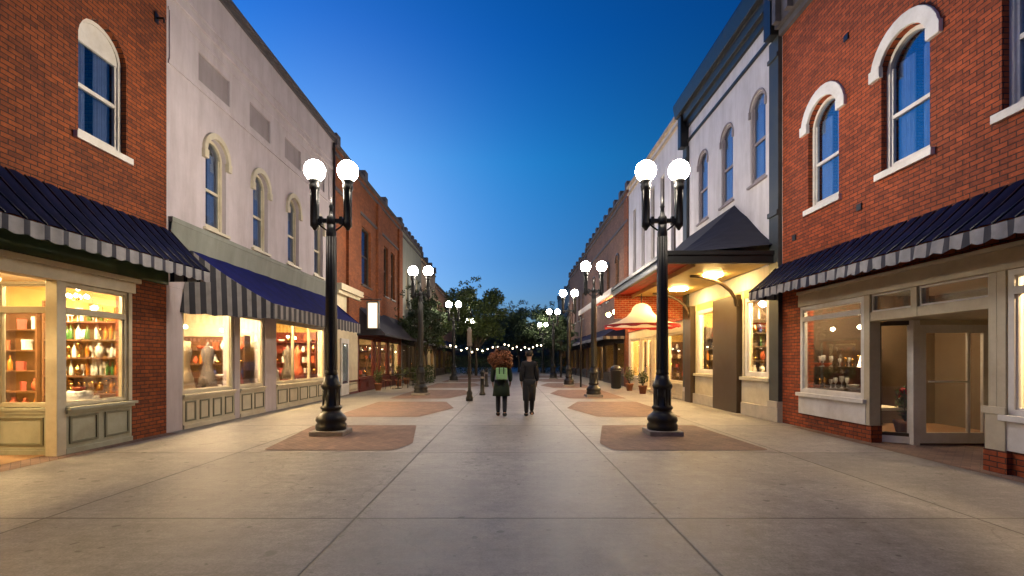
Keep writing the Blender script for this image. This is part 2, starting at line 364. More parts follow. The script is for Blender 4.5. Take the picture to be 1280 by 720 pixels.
def thing(name, label, cat, loc=(0, 0, 0), group=None):
    o = bpy.data.objects.new(name, None); col.objects.link(o); o.location = loc; o.empty_display_size = .2
    o['label'] = label; o['category'] = cat
    if group: o['group'] = group
    return o
def tag(o, label=None, cat=None, group=None, kind=None):
    for k, v in (('label', label), ('category', cat), ('group', group), ('kind', kind)):
        if v: o[k] = v
    return o
def solo(name, mb, mat, loc, label, cat, group=None, bevel=0):
    """one-mesh thing; mb is in world coordinates, origin goes to loc"""
    o = part(name, mb, mat, None, bevel); loc = Vector(loc)
    for v in o.data.vertices: v.co -= loc
    o.location = loc; return tag(o, label, cat, group)
def copy_tree(o, parent=None):
    c = o.copy(); col.objects.link(c)
    if parent is not None: c.parent = parent
    for ch in list(o.children): copy_tree(ch, c)
    return c

# ------------------------------------------------------------------ ground
g = MB(); g.quad((-300, -100, 0), (300, -100, 0), (300, 500, 0), (-300, 500, 0)); tag(part('pavement', g, 'concrete'), kind='structure')
def sheet(name, pts, z, mat):
    m = MB(); m.quad(*[(x, y, z) for x, y in pts]); return tag(part(name, m, mat), kind='structure')
def rounded(pts, r=.35, n=5):
    out = []; k = len(pts)
    for i in range(k):
        p = Vector(pts[i]); a = (Vector(pts[i-1])-p).normalized(); b = (Vector(pts[(i+1) % k])-p).normalized()
        for j in range(n+1):
            t = j/n; out.append(tuple((1-t)**2*(p+a*r) + 2*t*(1-t)*p + t*t*(p+b*r)))
    return out
def inset(pts, r=.3):
    c = Vector((sum(p[0] for p in pts)/len(pts), sum(p[1] for p in pts)/len(pts)))
    big = [tuple(Vector(p) + (Vector(p)-c).normalized()*.2) for p in pts]
    sheet('brick_paving', rounded(pts, min(r, .12)), .008, 'paver')
inset([(-4.1, 7.95), (-1.95, 7.95), (-1.75, 8.6), (-2.15, 11.0), (-4.5, 11.0)])
inset([(1.72, 7.95), (4.3, 7.95), (4.2, 11.0), (2.1, 11.0), (1.6, 8.6)])
for y0, y1 in ((12.6, 17.2), (18.6, 24), (25.6, 31), (32.6, 38), (40, 46)):
    inset([(-4.7, y0), (-2.4, y0), (-1.75, (y0+y1)/2), (-2.3, y1), (-4.7, y1)], .5)
    inset([(1.75, (y0+y1)/2), (2.3, y0), (4.5, y0), (4.5, y1), (2.4, y1)], .5)
sheet('brick_edging', [(-7.05, -14), (-6.8, -14), (-6.8, 9.84), (-7.05, 9.84)], .006, 'paver')
sheet('doorway_paving', [(6.2, 4), (6.52, 4), (8.7, 4), (8.7, 10.8), (6.52, 10.8), (6.3, 10.8)], .006, 'paver')
sheet('doorway_paving', [(-8.3, 5.6), (-7.05, 5.6), (-7.05, 7.5), (-8.3, 7.5)], .0065, 'paver')

# ------------------------------------------------------------------ facade helpers
def arc(uc, w, zs, za, n=12):
    h = max(za-zs, .001); Rr = (w*w/4+h*h)/(2*h); cz = za-Rr; t0 = math.atan2(zs-cz, w/2)
    return [(uc+Rr*math.cos(t0+(math.pi-2*t0)*i/n), cz+Rr*math.sin(t0+(math.pi-2*t0)*i/n)) for i in range(n+1)]
def outline(uc, w, z0, zs, za): return [(uc-w/2, z0), (uc+w/2, z0)] + arc(uc, w, zs, za)
def sash_window(b, F, uc, w, z0, zs, za, trim='white', hood=None, infill=False, sill=.1, curtain=True, rec=.1):
    H = outline(uc, w, z0, zs, za)
    t = .065; mb = MB()
    I = outline(uc, w-2*t, z0+t, zs, za-t); mb.ring(F, H, I, rec, rec+.09)
    zm = z0 + (zs-z0)*.52
    # sashes
    t2 = .04
    mb.box(F, uc-w/2+t+t2, uc+w/2-t-t2, zm-.03, zm+.035, rec+.02, rec+.075)
    for q in (uc-w/2+t, uc+w/2-t-t2): mb.box(F, q, q+t2, z0+t, zs, rec+.03, rec+.08)
    mb.box(F, uc-w/2+t, uc+w/2-t, z0+t+.001, z0+t+.07, rec+.028, rec+.078)
    if infill: mb.poly(F, arc(uc, w-2*t-.004, zs-.06, za-t-.004)[::-1], rec+.015, rec+.06)
    o = part('window', mb, trim, b)
    gmb = MB(); gmb.poly(F, outline(uc, w-2*t, z0+t, zs, za-t), rec+.05, rec+.056); part('glass', gmb, 'gl_up', o)
    if curtain:
        c = MB(); n = 24; cw = w-2*t
        for a0, a1 in ((-.5, -.08), (.10, .5)):
            pts = [(uc+cw*(a0+(a1-a0)*i/n), rec+.16+.02*math.sin(i*1.7)+.01*math.sin(i*.6)) for i in range(n+1)]
            c.add([F(a, z, d) for z in (z0+.05, zs+.1) for a, d in pts], [(i, i+1, n+2+i, n+1+i) for i in range(n)], True)
        part('curtain', c, 'curtain', o)
    s = MB(); s.box(F, uc-w/2-.09, uc+w/2+.09, z0-sill, z0-.001, -.07, rec+.05); part('sill', s, trim, o, .008)
    if hood:
        hw, hp = hood; h = MB()
        k_ = .07 if hw > .15 else -.05; up = arc(uc, w+2*hw, zs+k_, za+hw*1.25); lo = arc(uc, w+.02, zs-.05+.02, za+.01)
        h.ring(F, up, lo, -hp, .02, closed=False)
        for q in (-1, 1):
            c0 = uc+q*(w/2+hw*.5); h.box(F, c0-hw*.62, c0+hw*.62, zs-(.1 if hw > .15 else .22), zs+(.1 if hw > .15 else -.02), -hp-.015, .015)
        part('hood_mould', h, trim if trim != 'sash' else 'white', o, .01)
    return H
def room(b, F, u0, u1, z1, depth, wallm, floorm='floorw', lamp='warm', lampspec=None, ceilm='ceil', z0=.02, dl=.16):
    w = MB(); w.quad(F(u0, z0, depth), F(u1, z0, depth), F(u1, z1, depth), F(u0, z1, depth))
    w.quad(F(u0, z0, dl), F(u0, z0, depth), F(u0, z1, depth), F(u0, z1, dl)); w.quad(F(u1, z0, .16), F(u1, z0, depth), F(u1, z1, depth), F(u1, z1, .16))
    o = part('interior_wall', w, wallm, b)
    f = MB(); f.quad(F(u0, z0, .16), F(u1, z0, .16), F(u1, z0, depth), F(u0, z0, depth)); part('shop_floor', f, floorm, b)
    c = MB(); c.quad(F(u0, z1, .16), F(u1, z1, .16), F(u1, z1, depth), F(u0, z1, depth)); part('shop_ceiling', c, ceilm, b)
    for (a, d, sa, sd) in (lampspec or []):
        l = MB(); l.box(F, a-sa/2, a+sa/2, z1-.06, z1-.01, d-sd/2, d+sd/2); part('ceiling_light', l, lamp, b)
def shop_window(b, F, u0, u1, z0, z1, ztr=None, trim='cream', t=.07, d=.03, nm='shop_window', muls=(), glassm='gl_shop'):
    mb = MB(); o4 = lambda e: [(u0+e, z0+e), (u1-e, z0+e), (u1-e, z1-e), (u0+e, z1-e)]
    mb.ring(F, o4(0), o4(t), d, d+.11); mb.ring(F, o4(t), o4(t+.02), d+.03, d+.08)
    if ztr: mb.box(F, u0+t, u1-t, ztr-.05, ztr+.05, d-.01, d+.09)
    for u in muls: mb.box(F, u-.03, u+.03, z0+t, (ztr or z1)-.051 if ztr else z1-t, d+.01, d+.085)
    o = part(nm, mb, trim, b, .004)
    g = MB(); g.box(F, u0+t+.01, u1-t-.01, z0+t+.01, (ztr-.052 if ztr else z1-t-.01), d+.055, d+.061); part('glass', g, glassm, o)
    if ztr: g = MB(); g.box(F, u0+t+.01, u1-t-.01, ztr+.052, z1-t-.01, d+.055, d+.061); part('transom_glass', g, glassm, o)
    return o
def base_panel(b, F, u0, u1, z0, z1, n=2, trim='sage', mould='sage_d', sill=.08, d1=.16):
    mb = MB(); mb.box(F, u0, u1, z0, z1, 0, d1)
    if sill: mb.box(F, u0-.02, u1+.02, z1, z1+.05, -sill, d1); mb.box(F, u0-.01, u1+.01, z1-.05, z1-.001, -sill*.5, -.001)
    mb.box(F, u0, u1, z0, z0+.09, -.025, -.001)
    o = part('base_panel', mb, trim, b, .004); w = (u1-u0)/n; m = MB()
    for i in range(n):
        a0 = u0+w*i+.07; a1 = u0+w*(i+1)-.07; b0 = z0+.16; b1 = z1-.1
        m.ring(F, [(a0, b0), (a1, b0), (a1, b1), (a0, b1)], [(a0+.035, b0+.035), (a1-.035, b0+.035), (a1-.035, b1-.035), (a0+.035, b1-.035)], -.02, .0015)
    part('moulding', m, mould, o); return o
def shell(b, F, u0, u1, ztop, mat, depth=12, zslab=3.4):
    e = .003; mb = MB()
    mb.box(F, u0+e, u0+.25, 0, ztop-.02, .305, depth); mb.box(F, u1-.25, u1-e, 0, ztop-.02, .305, depth)
    mb.box(F, u0+.25, u1-.25, 0, ztop-.03, depth-.25, depth); part('side_wall', mb, mat, b)
    r = MB(); r.box(F, u0+.25, u1-.25, ztop-.7, ztop-.5, .302, depth-.25); part('roof', r, 'cap', b)
    s = MB(); s.box(F, u0+.25, u1-.25, zslab, zslab+.15, .302, depth-.25); part('floor_slab', s, 'dark', b)
def rib_awning(b, F, u0, u1, zw, zf, d, drop=.2, sp=.27, top='navy', val='tabs', rib=True):
    mb = MB(); per = 8; n = int(round((u1-u0)/sp)); sp = (u1-u0)/n; N = n*per
    row = []
    for r in range(5):
        t = r/4; z = zw+(zf-zw)*t; dd = -d*t
        row.append([F(u0+(u1-u0)*i/N, z + (.028*abs(math.sin(math.pi*(i % per)/per)) if rib else 0) - .02*math.sin(math.pi*t), dd-.01) for i in range(N+1)])
    vs = [p for q in row for p in q]; fs = [(r*(N+1)+i, r*(N+1)+i+1, (r+1)*(N+1)+i+1, (r+1)*(N+1)+i) for r in range(4) for i in range(N)]
    mb.add(vs, fs)
    for u in (u0, u1): mb.add([F(u, zw, -.01), F(u, zf, -d-.01), F(u, zf, -.01)], [(0, 1, 2)])
    o = part('awning', mb, top, b)
    if rib:
        s = MB()
        for i in range(n+1):
            u = u0+sp*i; s.tube([F(u, zw+.012, -.02), F(u, (zw+zf)/2-.008, -d/2-.01), F(u, zf+.012, -d-.015)], .014, 5)
        part('seam', s, 'seam', o)
    v = MB(); pts = []
    vs = []; fs = []; 
    for i in range(N+1):
        k = (i % per)/per; w = .012*math.sin(i*.9)
        vs += [F(u0+(u1-u0)*i/N, zf+.0, -d-.012), F(u0+(u1-u0)*i/N, zf-drop+.035*(1-abs(math.sin(math.pi*k)))+w*.4, -d-.02+w)]
    fs = [(2*i, 2*i+2, 2*i+3, 2*i+1) for i in range(N)]; v.add(vs, fs, True); 
    for u in (u0, u1):
        v.add([F(u, zf, -d-.012), F(u, zf-drop+.03, -d-.018), F(u, zf-drop+.03, -.02), F(u, zf, -.02)], [(0, 1, 2, 3)])
    part('valance', v, val, o)
    fr = MB(); fr.tube([F(u0, zf-.01, -d+.01), F(u1, zf-.01, -d+.01)], .015, 6)
    for i in range(int((u1-u0)/1.3)+1):
        u = min(u0+.05+i*1.3, u1-.05); fr.tube([F(u, zf-.01, -d+.01), F(u, zf-.01, -.01)], .012, 6)
    part('awning_frame', fr, 'irong', o)
    return o
# ------------------------------------------------------------------ LEFT 1: red brick shop
L1 = thing('brick_building', 'dark red brick building at the left edge, ribbed navy awning over cream shop windows', 'building', (-XL, 3, 0))
H = []
for uc in (8.32, 5.3, 2.3, -.7): H.append(sash_window(L1, FL, uc, .98, 5.22, 6.88, 7.32, 'white', None, True, .12, rec=.1))
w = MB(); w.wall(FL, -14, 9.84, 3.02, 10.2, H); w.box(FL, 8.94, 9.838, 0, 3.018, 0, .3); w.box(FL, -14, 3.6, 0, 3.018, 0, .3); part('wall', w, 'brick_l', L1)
c = MB(); c.box(FL, -14, 9.83, 9.55, 9.72, -.08, -.002); c.box(FL, -14, 9.83, 10.05, 10.3, -.2, .35); c.box(FL, -14, 9.83, 9.9, 10.049, -.13, -.002); part('cornice', c, 'cap', L1)
shell(L1, FL, -3, 9.84, 10.2, 'brick_l', zslab=3.35)
gf = MB(); gf.box(FL, 3.4, 9.8, 3.03, 3.36, -.07, -.002); part('fascia_board', gf, 'green', L1)
cf = MB(); cf.box(FL, 3.55, 9.0, 2.74, 2.93, -.03, .2); cf.box(FL, 3.55, 9.05, 2.931, 3.015, -.1, .2); part('cornice_board', cf, 'cream', L1, .006)
pst = MB()
for a in (7.46, 5.62, 3.6): pst.box(FL, a-.02, a+.14, 0, 2.739, -.02, .16)
pst.box(FL, 8.86, 8.939, .75, 2.739, -.01, .14); split('corner_post', pst, 'cream', L1, .006)
base_panel(L1, FL, 7.6, 8.938, 0, .70, 2, sill=.11); shop_window(L1, FL, 7.6, 8.86, .76, 2.735, 2.29, 'cream', .05)
base_panel(L1, FL, 3.74, 5.6, 0, .70, 3, sill=.11); shop_window(L1, FL, 3.74, 5.6, .76, 2.735, 2.29, 'cream', .05)
FLr = Frame((-XL-.17, 7.50, 0), (-1, 0, 0), (0, 1, 0))
base_panel(L1, FLr, .0, .86, 0, .70, 1, sill=.05); shop_window(L1, FLr, .02, .86, .76, 2.735, 2.29, 'cream', .05)
pp = MB(); pp.box(FLr, .86, .98, 0, 2.8, -.02, .12); part('corner_post', pp, 'white', L1)
FLd = Frame((-XL-1.17, 0, 0), (0, 1, 0), (-1, 0, 0))
pd = MB(); pd.ring(FLd, [(6.0, .03), (7.3, .03), (7.3, 2.72), (6.0, 2.72)], [(6.1, .1), (7.2, .1), (7.2, 2.2), (6.1, 2.2)], 0, .08); pd.box(FLd, 6.62, 6.68, .1, 2.2, .01, .07)
dd = part('door', pd, 'white', L1); q = MB(); q.box(FLd, 6.1, 7.2, .1, 2.2, .03, .036); part('glass', q, 'gl_shop', dd); q = MB(); q.tube([FLd(6.58, .9, -.05), FLd(6.58, 1.3, -.05)], .012); part('handle', q, 'brass', dd)
FLq = Frame((-XL-.17, 5.74, 0), (-1, 0, 0), (0, -1, 0)); base_panel(L1, FLq, 0, .86, 0, .7, 1, sill=.05); shop_window(L1, FLq, .02, .86, .76, 2.735, 2.29, 'cream', .05)
ce = MB(); ce.box(FL, 5.75, 7.45, 2.94, 3.0, .16, 1.3); part('entry_ceiling', ce, 'ceil', L1)
room(L1, FL, 3.65, 9.57, 3.0, 4.2, 'gold', lamp='gwarm', lampspec=[(8.4, .9, .6, .45), (7.6, 2.4, .6, .4), (4.6, .9, .9, .3)])
rib_awning(L1, FL, 3.2, 9.9, 4.17, 3.30, .84, .22)

# ------------------------------------------------------------------ LEFT 2: white stucco building
L2 = thing('white_building', 'long white stucco building with arched windows above a striped blue canvas awning', 'building', (-XL, 14, 0))
H = []
for uc in (11.5, 13.55, 15.6, 17.65): H.append(sash_window(L2, FL, uc, .80, 4.58, 6.38, 6.74, 'cream', (.12, .07), False, .07, rec=.1))
w = MB()
P_ = [[(a, 7.84), (b, 7.84), (b, 8.5), (a, 8.5)] for a, b in ((10.85, 12.05), (12.98, 14.1), (15.0, 16.15), (17.05, 18.2))]
w.wall(FL, 9.84, 19.2, 3.02, 10.35, H+P_)
for a, b in ((9.84, 10.32), (12.28, 12.5), (13.8, 14.45), (18.3, 19.2)): w.box(FL, a, b, 0, 3.018, 0, .3)
part('wall', w, 'stucco_w', L2)
w = MB()
for a, b in ((10.85, 12.05), (12.98, 14.1), (15.0, 16.15), (17.05, 18.2)): w.box(FL, a-.05, b+.05, 7.8, 8.55, .05, .09)
split('recessed_panel', w, 'panel_grey', L2)
c = MB()
for z0, z1, p in ((9.02, 9.14, .05), (9.30, 9.38, .03), (7.62, 7.70, .03), (8.72, 8.78, .025)): c.box(FL, 9.87, 19.19, z0, z1, -p, -.002)
c.box(FL, 9.9, 10.5, 7.701, 8.719, -.03, -.002); c.box(FL, 18.6, 19.18, 7.701, 8.719, -.03, -.002)
part('moulding', c, 'stucco_w', L2)
c = MB(); c.box(FL, 9.86, 19.2, 10.35, 10.45, -.12, .4); c.box(FL, 9.86, 19.2, 10.2, 10.349, -.06, -.002); part('coping', c, 'cap', L2)
c = MB(); c.box(FL, 9.88, 19.18, 4.36, 4.46, -.10, -.002)
c.add([FL(9.88, 4.36, -.09), FL(19.18, 4.36, -.09), FL(19.18, 3.9, -.03), FL(9.88, 3.9, -.03)], [(0, 1, 2, 3)]); part('ledge', c, 'stucco_g', L2)
shell(L2, FL, 9.84, 19.2, 10.3, 'brick_b')
for a, b, n, mu in ((10.34, 12.26, 4, ()), (12.52, 13.78, 2, ()), (14.47, 18.28, 5, (15.75, 17.0))):
    base_panel(L2, FL, a, b, 0, .70, n, 'cream', 'sage_d', .06); shop_window(L2, FL, a, b, .755, 2.72, None, 'cream', .08, .04, muls=mu)
c = MB(); c.box(FL, 10.33, 18.3, 2.73, 3.015, 0, .2); part('cornice_board', c, 'taupe', L2)
room(L2, FL, 10.2, 14.1, 3.0, 4.2, 'ivory', lamp='warm', lampspec=[(11.2, .9, 1.0, .5), (12.9, 1.0, .9, .5)])
room(L2, FL, 14.2, 18.9, 3.0, 4.2, 'gold', lamp='gwarm', lampspec=[(15.4, .85, 1.0, .5), (17.2, .9, 1.0, .5)])
def canvas_awning(b, F, u0, u1, zw, zf, d, cant, drop):
    """plain canvas slope with a canted striped near end and a striped valance"""
    up = u0+.32
    m = MB(); n = 24; k = 5; vs = []
    for r in range(k+1):
        t = r/k; a0 = up+(u0+cant-up)*t
        vs += [F(a0+(u1-a0)*i/n, zw+(zf-zw)*t-.06*math.sin(math.pi*t)+.008*math.sin(i*2.1), -d*t-.01) for i in range(n+1)]
    m.add(vs, [(r*(n+1)+i, r*(n+1)+i+1, (r+1)*(n+1)+i+1, (r+1)*(n+1)+i) for r in range(k) for i in range(n)], True)
    m.add([F(u1, zw, -.01), F(u1, zf, -d-.01), F(u1, zf, -.01)], [(0, 1, 2)]); o = part('awning', m, 'blue', b)
    e = MB(); A = F(up, zw, -.012); B = F(u0+cant, zf, -d-.012); C_ = F(u0+cant, zf-drop, -d-.012); D_ = F(u0, zf-drop, -.012)
    nn = 12; top = [A.lerp(B, i/nn) for i in range(nn+1)]; bot = [D_.lerp(C_, i/nn) for i in range(nn+1)]
    for i in range(nn+1): top[i].z -= .06*math.sin(math.pi*i/nn); bot[i].z += .02*math.cos(i*2.2)
    e.add(top+bot, [(i, i+1, nn+2+i, nn+1+i) for i in range(nn)]); part('striped_end', e, 'strp', o)
    v = MB(); n = 90; vs = []
    for i in range(n+1):
        a = u0+cant+(u1-u0-cant)*i/n; vs += [F(a, zf, -d-.012), F(a, zf-drop+.03*abs(math.sin(i*.55)), -d-.015+.01*math.sin(i*.8))]
    v.add(vs, [(2*i, 2*i+2, 2*i+3, 2*i+1) for i in range(n)], True); part('valance', v, 'strp', o)
    f = MB(); f.tube([F(u0+cant, zf-.02, -d+.02), F(u1, zf-.02, -d+.02)], .016, 6); 
    for a in (13, 15, 17): f.tube([F(a, zf-.02, -d+.02), F(a, zf-.02, -.02)], .012, 6)
    part('awning_frame', f, 'irong', o)
canvas_awning(L2, FL, 10.22, 18.5, 3.93, 2.88, 1.25, 1.5, .38)

c = MB(); c.tube([FL(19.0, .1, -.07), FL(19.0, 10.1, -.07)], .05, 10)
for z in (1, 3.3, 5.6, 7.9, 9.8): c.lathe(FL(19.0, z, -.07), [(.062, 0), (.062, .06)], 10)
part('downpipe', c, 'brown', L2)
c = MB(); c.tube([FL(9.55, 8.3, -.02), FL(9.55, 8.3, -.16), FL(9.5, 8.18, -.2)], .02, 6); c.box(FL, 9.5, 9.6, 8.2, 8.4, -.02, -.001); part('wall_hook', c, 'iron', L1)
# ------------------------------------------------------------------ generic farther building
def far_building(name, label, F, u0, u1, ztop, mat, wins, wz, shopmat='taupe', bays=3, lit='warm', wall_in='gold', awn=None, trim='cream', capm='cap', zs=2.9, belt=None, posts=0, arch=0, lampn=1, zb=.55, pil=()):
    b = thing(name, label, 'building', F((u0+u1)/2, 0, 0)); H = []
    for uc, w in wins: H.append(sash_window(b, F, uc, w, wz[0], wz[1], wz[1]+max(arch, .01), trim, (.1, .05) if arch else None, False, .08, rec=.12, curtain=False))
    m = MB(); m.wall(F, u0, u1, zs+.1, ztop, H); L = (u1-u0)/bays; pw = .25
    m.box(F, u0, u0+pw, 0, zs+.098, 0, .3); m.box(F, u1-pw, u1, 0, zs+.098, 0, .3); part('wall', m, mat, b)
    if pil:
        p = MB()
        for a, c_ in pil: p.box(F, a, c_, 0 if zs < 1 else zs+.1, ztop-.4, -.12, -.002)
        split('pilaster', p, mat, b)
    c = MB(); c.box(F, u0+.01, u1-.01, ztop, ztop+.12, -.12, .4); c.box(F, u0+.01, u1-.01, ztop-.35, ztop-.25, -.08, -.002)
    if belt: c.box(F, u0+.01, u1-.01, belt, belt+.12, -.07, -.002)
    for i in range(posts+1) if posts else (): 
        a = u0+(u1-u0-.45)*i/posts; c.box(F, a, a+.45, ztop+.121, ztop+.5, -.1, .38)
    part('cornice', c, capm, b); shell(b, F, u0, u1, ztop-.05, mat)
    a0 = u0+pw+.005; L = (u1-u0-2*pw-.01)/bays
    c = MB(); c.box(F, a0, u1-pw-.005, zs-.3, zs+.095, .02, .2); part('cornice_board', c, shopmat, b)
    c = MB()
    for i in range(1, bays): c.box(F, a0+L*i-.12, a0+L*i+.12, 0, zs-.302, .01, .2)
    if bays > 1: split('post', c, shopmat, b)
    for i in range(bays):
        s = a0+L*i+(.125 if i else .01); e = a0+L*(i+1)-(.125 if i < bays-1 else .01)
        if i == bays//2 and bays > 1:
            mid = s+min(1.0, (e-s)*.5)
            o = shop_window(b, F, s, mid-.01, .03, zs-.31, None, shopmat, .1, .06, nm='door')
            h = MB(); h.tube([F(mid-.16, .9, .02), F(mid-.16, 1.25, .02)], .014); part('handle', h, 'brass', o); s = mid
        base_panel(b, F, s, e, 0, zb, 2, shopmat, shopmat, .04); shop_window(b, F, s, e, zb+.052, zs-.31, None, shopmat, .07, .05)
    if lit: room(b, F, u0+.26, u1-.26, zs, 4, wall_in, lamp=lit, lampspec=[(u0+(u1-u0)*(j+.5)/lampn, .9, .8, .4) for j in range(lampn)])
    if awn: rib_awning(b, F, *awn)
    return b
L3 = far_building('brick_building', 'orange brick building with tall windows and a dark sloping canopy, beyond the long white one', FL, 19.2, 31, 10.1, 'brick_o',
    [(23.5, 1.5), (27.2, .9), (28.8, .9)], (5.1, 7.9), 'redwood', 4, 'gwarm', 'ivory', (22, 31, 4.0, 2.72, 1.3, .12, .6, 'slate', 'slate', False), 'brown', posts=3, belt=8.35, lampn=2, pil=((20.6, 22.2), (25.2, 26.0), (30, 30.9)))
c = MB(); c.box(FL, 19.22, 22.1, 0, 4.35, -.02, -.002); c.box(FL, 19.22, 22.1, 4.35, 4.6, -.3, -.002); c.box(FL, 19.22, 22.1, 4.2, 4.349, -.18, -.021); part('cream_front', c, 'ivory', L3)
c = MB(); c.ring(FL, [(19.8, .02), (20.75, .02), (20.75, 2.4), (19.8, 2.4)], [(19.93, .5), (20.62, .5), (20.62, 2.2), (19.93, 2.2)], -.08, -.025); o = part('door', c, 'white', L3)
c = MB(); c.box(FL, 19.93, 20.62, .5, 2.2, -.05, -.03); part('glass', c, 'gl_up', o)
L4 = far_building('grey_building', 'grey green stuccoed building half hidden by street trees, left row', FL, 31, 38, 9.9, 'stucco_g', [(32.8, .9), (34.6, .9), (36.4, .9)], (5, 7.6), 'brown', 3, 'dim', 'brownwall', (31.4, 37.6, 3.6, 2.8, 1.2, .2, .27, 'navy', 'tabs', False), posts=6)
L5 = far_building('cream_building', 'narrow cream building far down the left row behind street trees', FL, 38, 45, 9.6, 'stucco_c', [(39.8, .9), (41.6, .9), (43.4, .9)], (5, 7.6), 'taupe', 3, 'dim', 'gold', (38.4, 44.6, 3.6, 2.8, 1.2, .2, .27, 'navy', 'tabs', False), posts=3)
L6 = far_building('brick_building', 'farthest brick building of the left row, low and dark beside the trees', FL, 45, 58, 8.6, 'brick_b', [(47, .9), (49.4, .9), (52, .9), (55, .9)], (5, 7.2), 'brown', 4, 'dim', 'gold', (45.4, 57.6, 3.6, 2.8, 1.2, .2, .27, 'navy', 'tabs', False))

# ------------------------------------------------------------------ RIGHT 1: red brick shop
R1 = thing('brick_building', 'bright red brick building with white arched hood moulds and a ribbed navy awning', 'building', (XR, 4, 0))
H = []
for uc in (10.02, 7.95, 5.88, 3.8, 1.7, -.4): H.append(sash_window(R1, FR, uc, .98, 4.78, 6.56, 6.97, 'white', (.2, .05), False, .12, rec=.1))
w = MB(); w.wall(FR, -14, 11.5, 3.02, 10.6, H); w.box(FR, 10.8, 11.498, 0, 3.018, 0, .3); w.box(FR, -14, 4.2, 0, 3.018, 0, .3)
for a, b in ((8.68, 10.798), (4.202, 6.5)): w.box(FR, a, b, 0, .31, -.0, .2)
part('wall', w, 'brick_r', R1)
c = MB(); c.box(FR, -14, 11.49, 9.25, 9.4, -.1, -.002); c.box(FR, -14, 11.49, 9.401, 10.1, -.2, -.002); c.box(FR, -14, 11.49, 10.101, 10.7, -.36, .4)
for i in range(30): c.box(FR, 11.2-i*.48, 11.35-i*.48, 9.41, 10.09, -.34, -.201)
part('cornice', c, 'cap', R1)
# old ghost patches: iron tie plates
tp = MB()
for u, z in ((9.3, 7.75), (11.0, 4.3), (8.95, 4.35), (5.0, 7.8)): tp.box(FR, u-.06, u+.06, z-.06, z+.06, -.03, -.001)
split('tie_plate', tp, 'iron', R1)
shell(R1, FR, -3, 11.5, 10.5, 'brick_r', zslab=3.35)
c = MB(); c.box(FR, 4.2, 10.8, 2.68, 3.016, -.05, .2); c.box(FR, 4.2, 10.8, 2.95, 3.015, -.09, -.051); part('cornice_board', c, 'taupe', R1, .005)
sp_ = MB()
for a, b in ((8.69, 8.83), (7.68, 7.8), (6.42, 6.53), (6.30, 6.418)): sp_.box(FR, a, b, 2.2 if a == 7.68 else (0.31 if a > 8 else 0), 2.679, -.02, .18)
sp_.box(FR, 6.53, 8.69, 2.2, 2.36, -.01, .18); split('post', sp_, 'taupe', R1, .005)
pb = MB(); pb.box(FR, 6.28, 6.55, .3, .82, -.05, -.021); pb.box(FR, 6.26, 6.57, .78, .88, -.07, -.051); part('pedestal', pb, 'cream', R1, .005)
bb = MB(); bb.box(FR, 6.24, 6.55, 0, .299, -.07, .2); part('brick_base', bb, 'brick_r', R1)
# transoms over the entry
for a, b in ((7.81, 8.68), (6.54, 7.67)):
    m = MB(); o4 = lambda e: [(a+e, 2.361+e), (b-e, 2.361+e), (b-e, 2.678-e), (a+e, 2.678-e)]; m.ring(FR, o4(0), o4(.03), .02, .1); o = part('transom_window', m, 'white', R1)
    m = MB(); m.box(FR, a+.031, b-.031, 2.395, 2.645, .05, .056); part('glass', m, 'gl_up', o)
for a, b in ((8.84, 10.78), (4.24, 6.28)):
    shop_window(R1, FR, a, b, .78, 2.678, 2.40, 'white', .08, -.01)
    m = MB(); m.box(FR, a-.06, b+.04, .312, .70, -.03, .15); m.box(FR, a-.08, b+.06, .701, .779, -.09, .15); part('base_panel', m, 'white', R1, .006)
# recessed entry: canted sidelight, then a door that faces the street axis
S0, S1 = Vector((6.71, 8.76, 0)), Vector((7.1, 8.47, 0)); FS = Frame(S1, (S0-S1), (Vector((S0-S1)).cross(Vector((0, 0, -1))))); Ls = (S0-S1).length
FS = Frame(S0, (S1-S0), (.29, .39, 0))
m = MB(); m.ring(FS, [(0, .02), (Ls, .02), (Ls, 2.2), (0, 2.2)], [(.05, .2), (Ls-.05, .2), (Ls-.05, 2.12), (.05, 2.12)], 0, .07); o = part('sidelight', m, 'brown', R1)
m = MB(); m.box(FS, .05, Ls-.05, .2, 2.12, .03, .036); part('glass', m, 'gl_shop', o)
m = MB(); m.box(FS, 0, Ls, .02, .14, -.02, -.002); part('kick_rail', m, 'white', o)
FD = Frame((7.14, 8.47, 0), (1, 0, 0), (0, 1, 0))
m = MB(); m.box(FD, -.08, .04, 0, 2.2, -.06, .08); part('post', m, 'white', R1, .005)
m = MB(); m.ring(FD, [(.05, .03), (1.35, .03), (1.35, 2.12), (.05, 2.12)], [(.19, .22), (1.2, .22), (1.2, 1.98), (.19, 1.98)], -.01, .05); m.box(FD, .93, .98, .22, 1.98, 0, .04); o = part('door', m, 'white', R1, .004)
m = MB(); m.box(FD, .19, 1.2, .22, 1.98, .02, .026); part('glass', m, 'gl_shop', o)
m = MB(); m.tube([FD(.2, 1.12, -.05), FD(.9, 1.12, -.05)], .014); part('push_bar', m, 'white', o)
m = MB(); m.box(FD, .04, 1.4, 2.121, 2.199, -.03, .09); part('door_head', m, 'taupe', R1)
FE = Frame((8.58, 0, 0), (0, 1, 0), (1, 0, 0)); m = MB(); m.box(FE, 6.3, 8.46, 0, 2.9, 0, .1); m.box(FR, 6.3, 6.42, 0, 2.9, .181, 2.15); part('entry_wall', m, 'taupe', R1)
m = MB(); m.box(FR, 6.43, 8.7, 2.21, 2.26, .181, 2.05); part('entry_ceiling', m, 'taupe', R1)
room(R1, FR, 8.5, 11.22, 3.0, 3.4, 'brownwall', lamp='dim', lampspec=[(10.3, 1.6, .35, .25), (10.3, .7, .6, .35)], dl=2.08)
room(R1, FR, 3.9, 6.29, 3.0, 3.4, 'ivory', lamp='warm', lampspec=[(5.3, .9, .6, .35)])
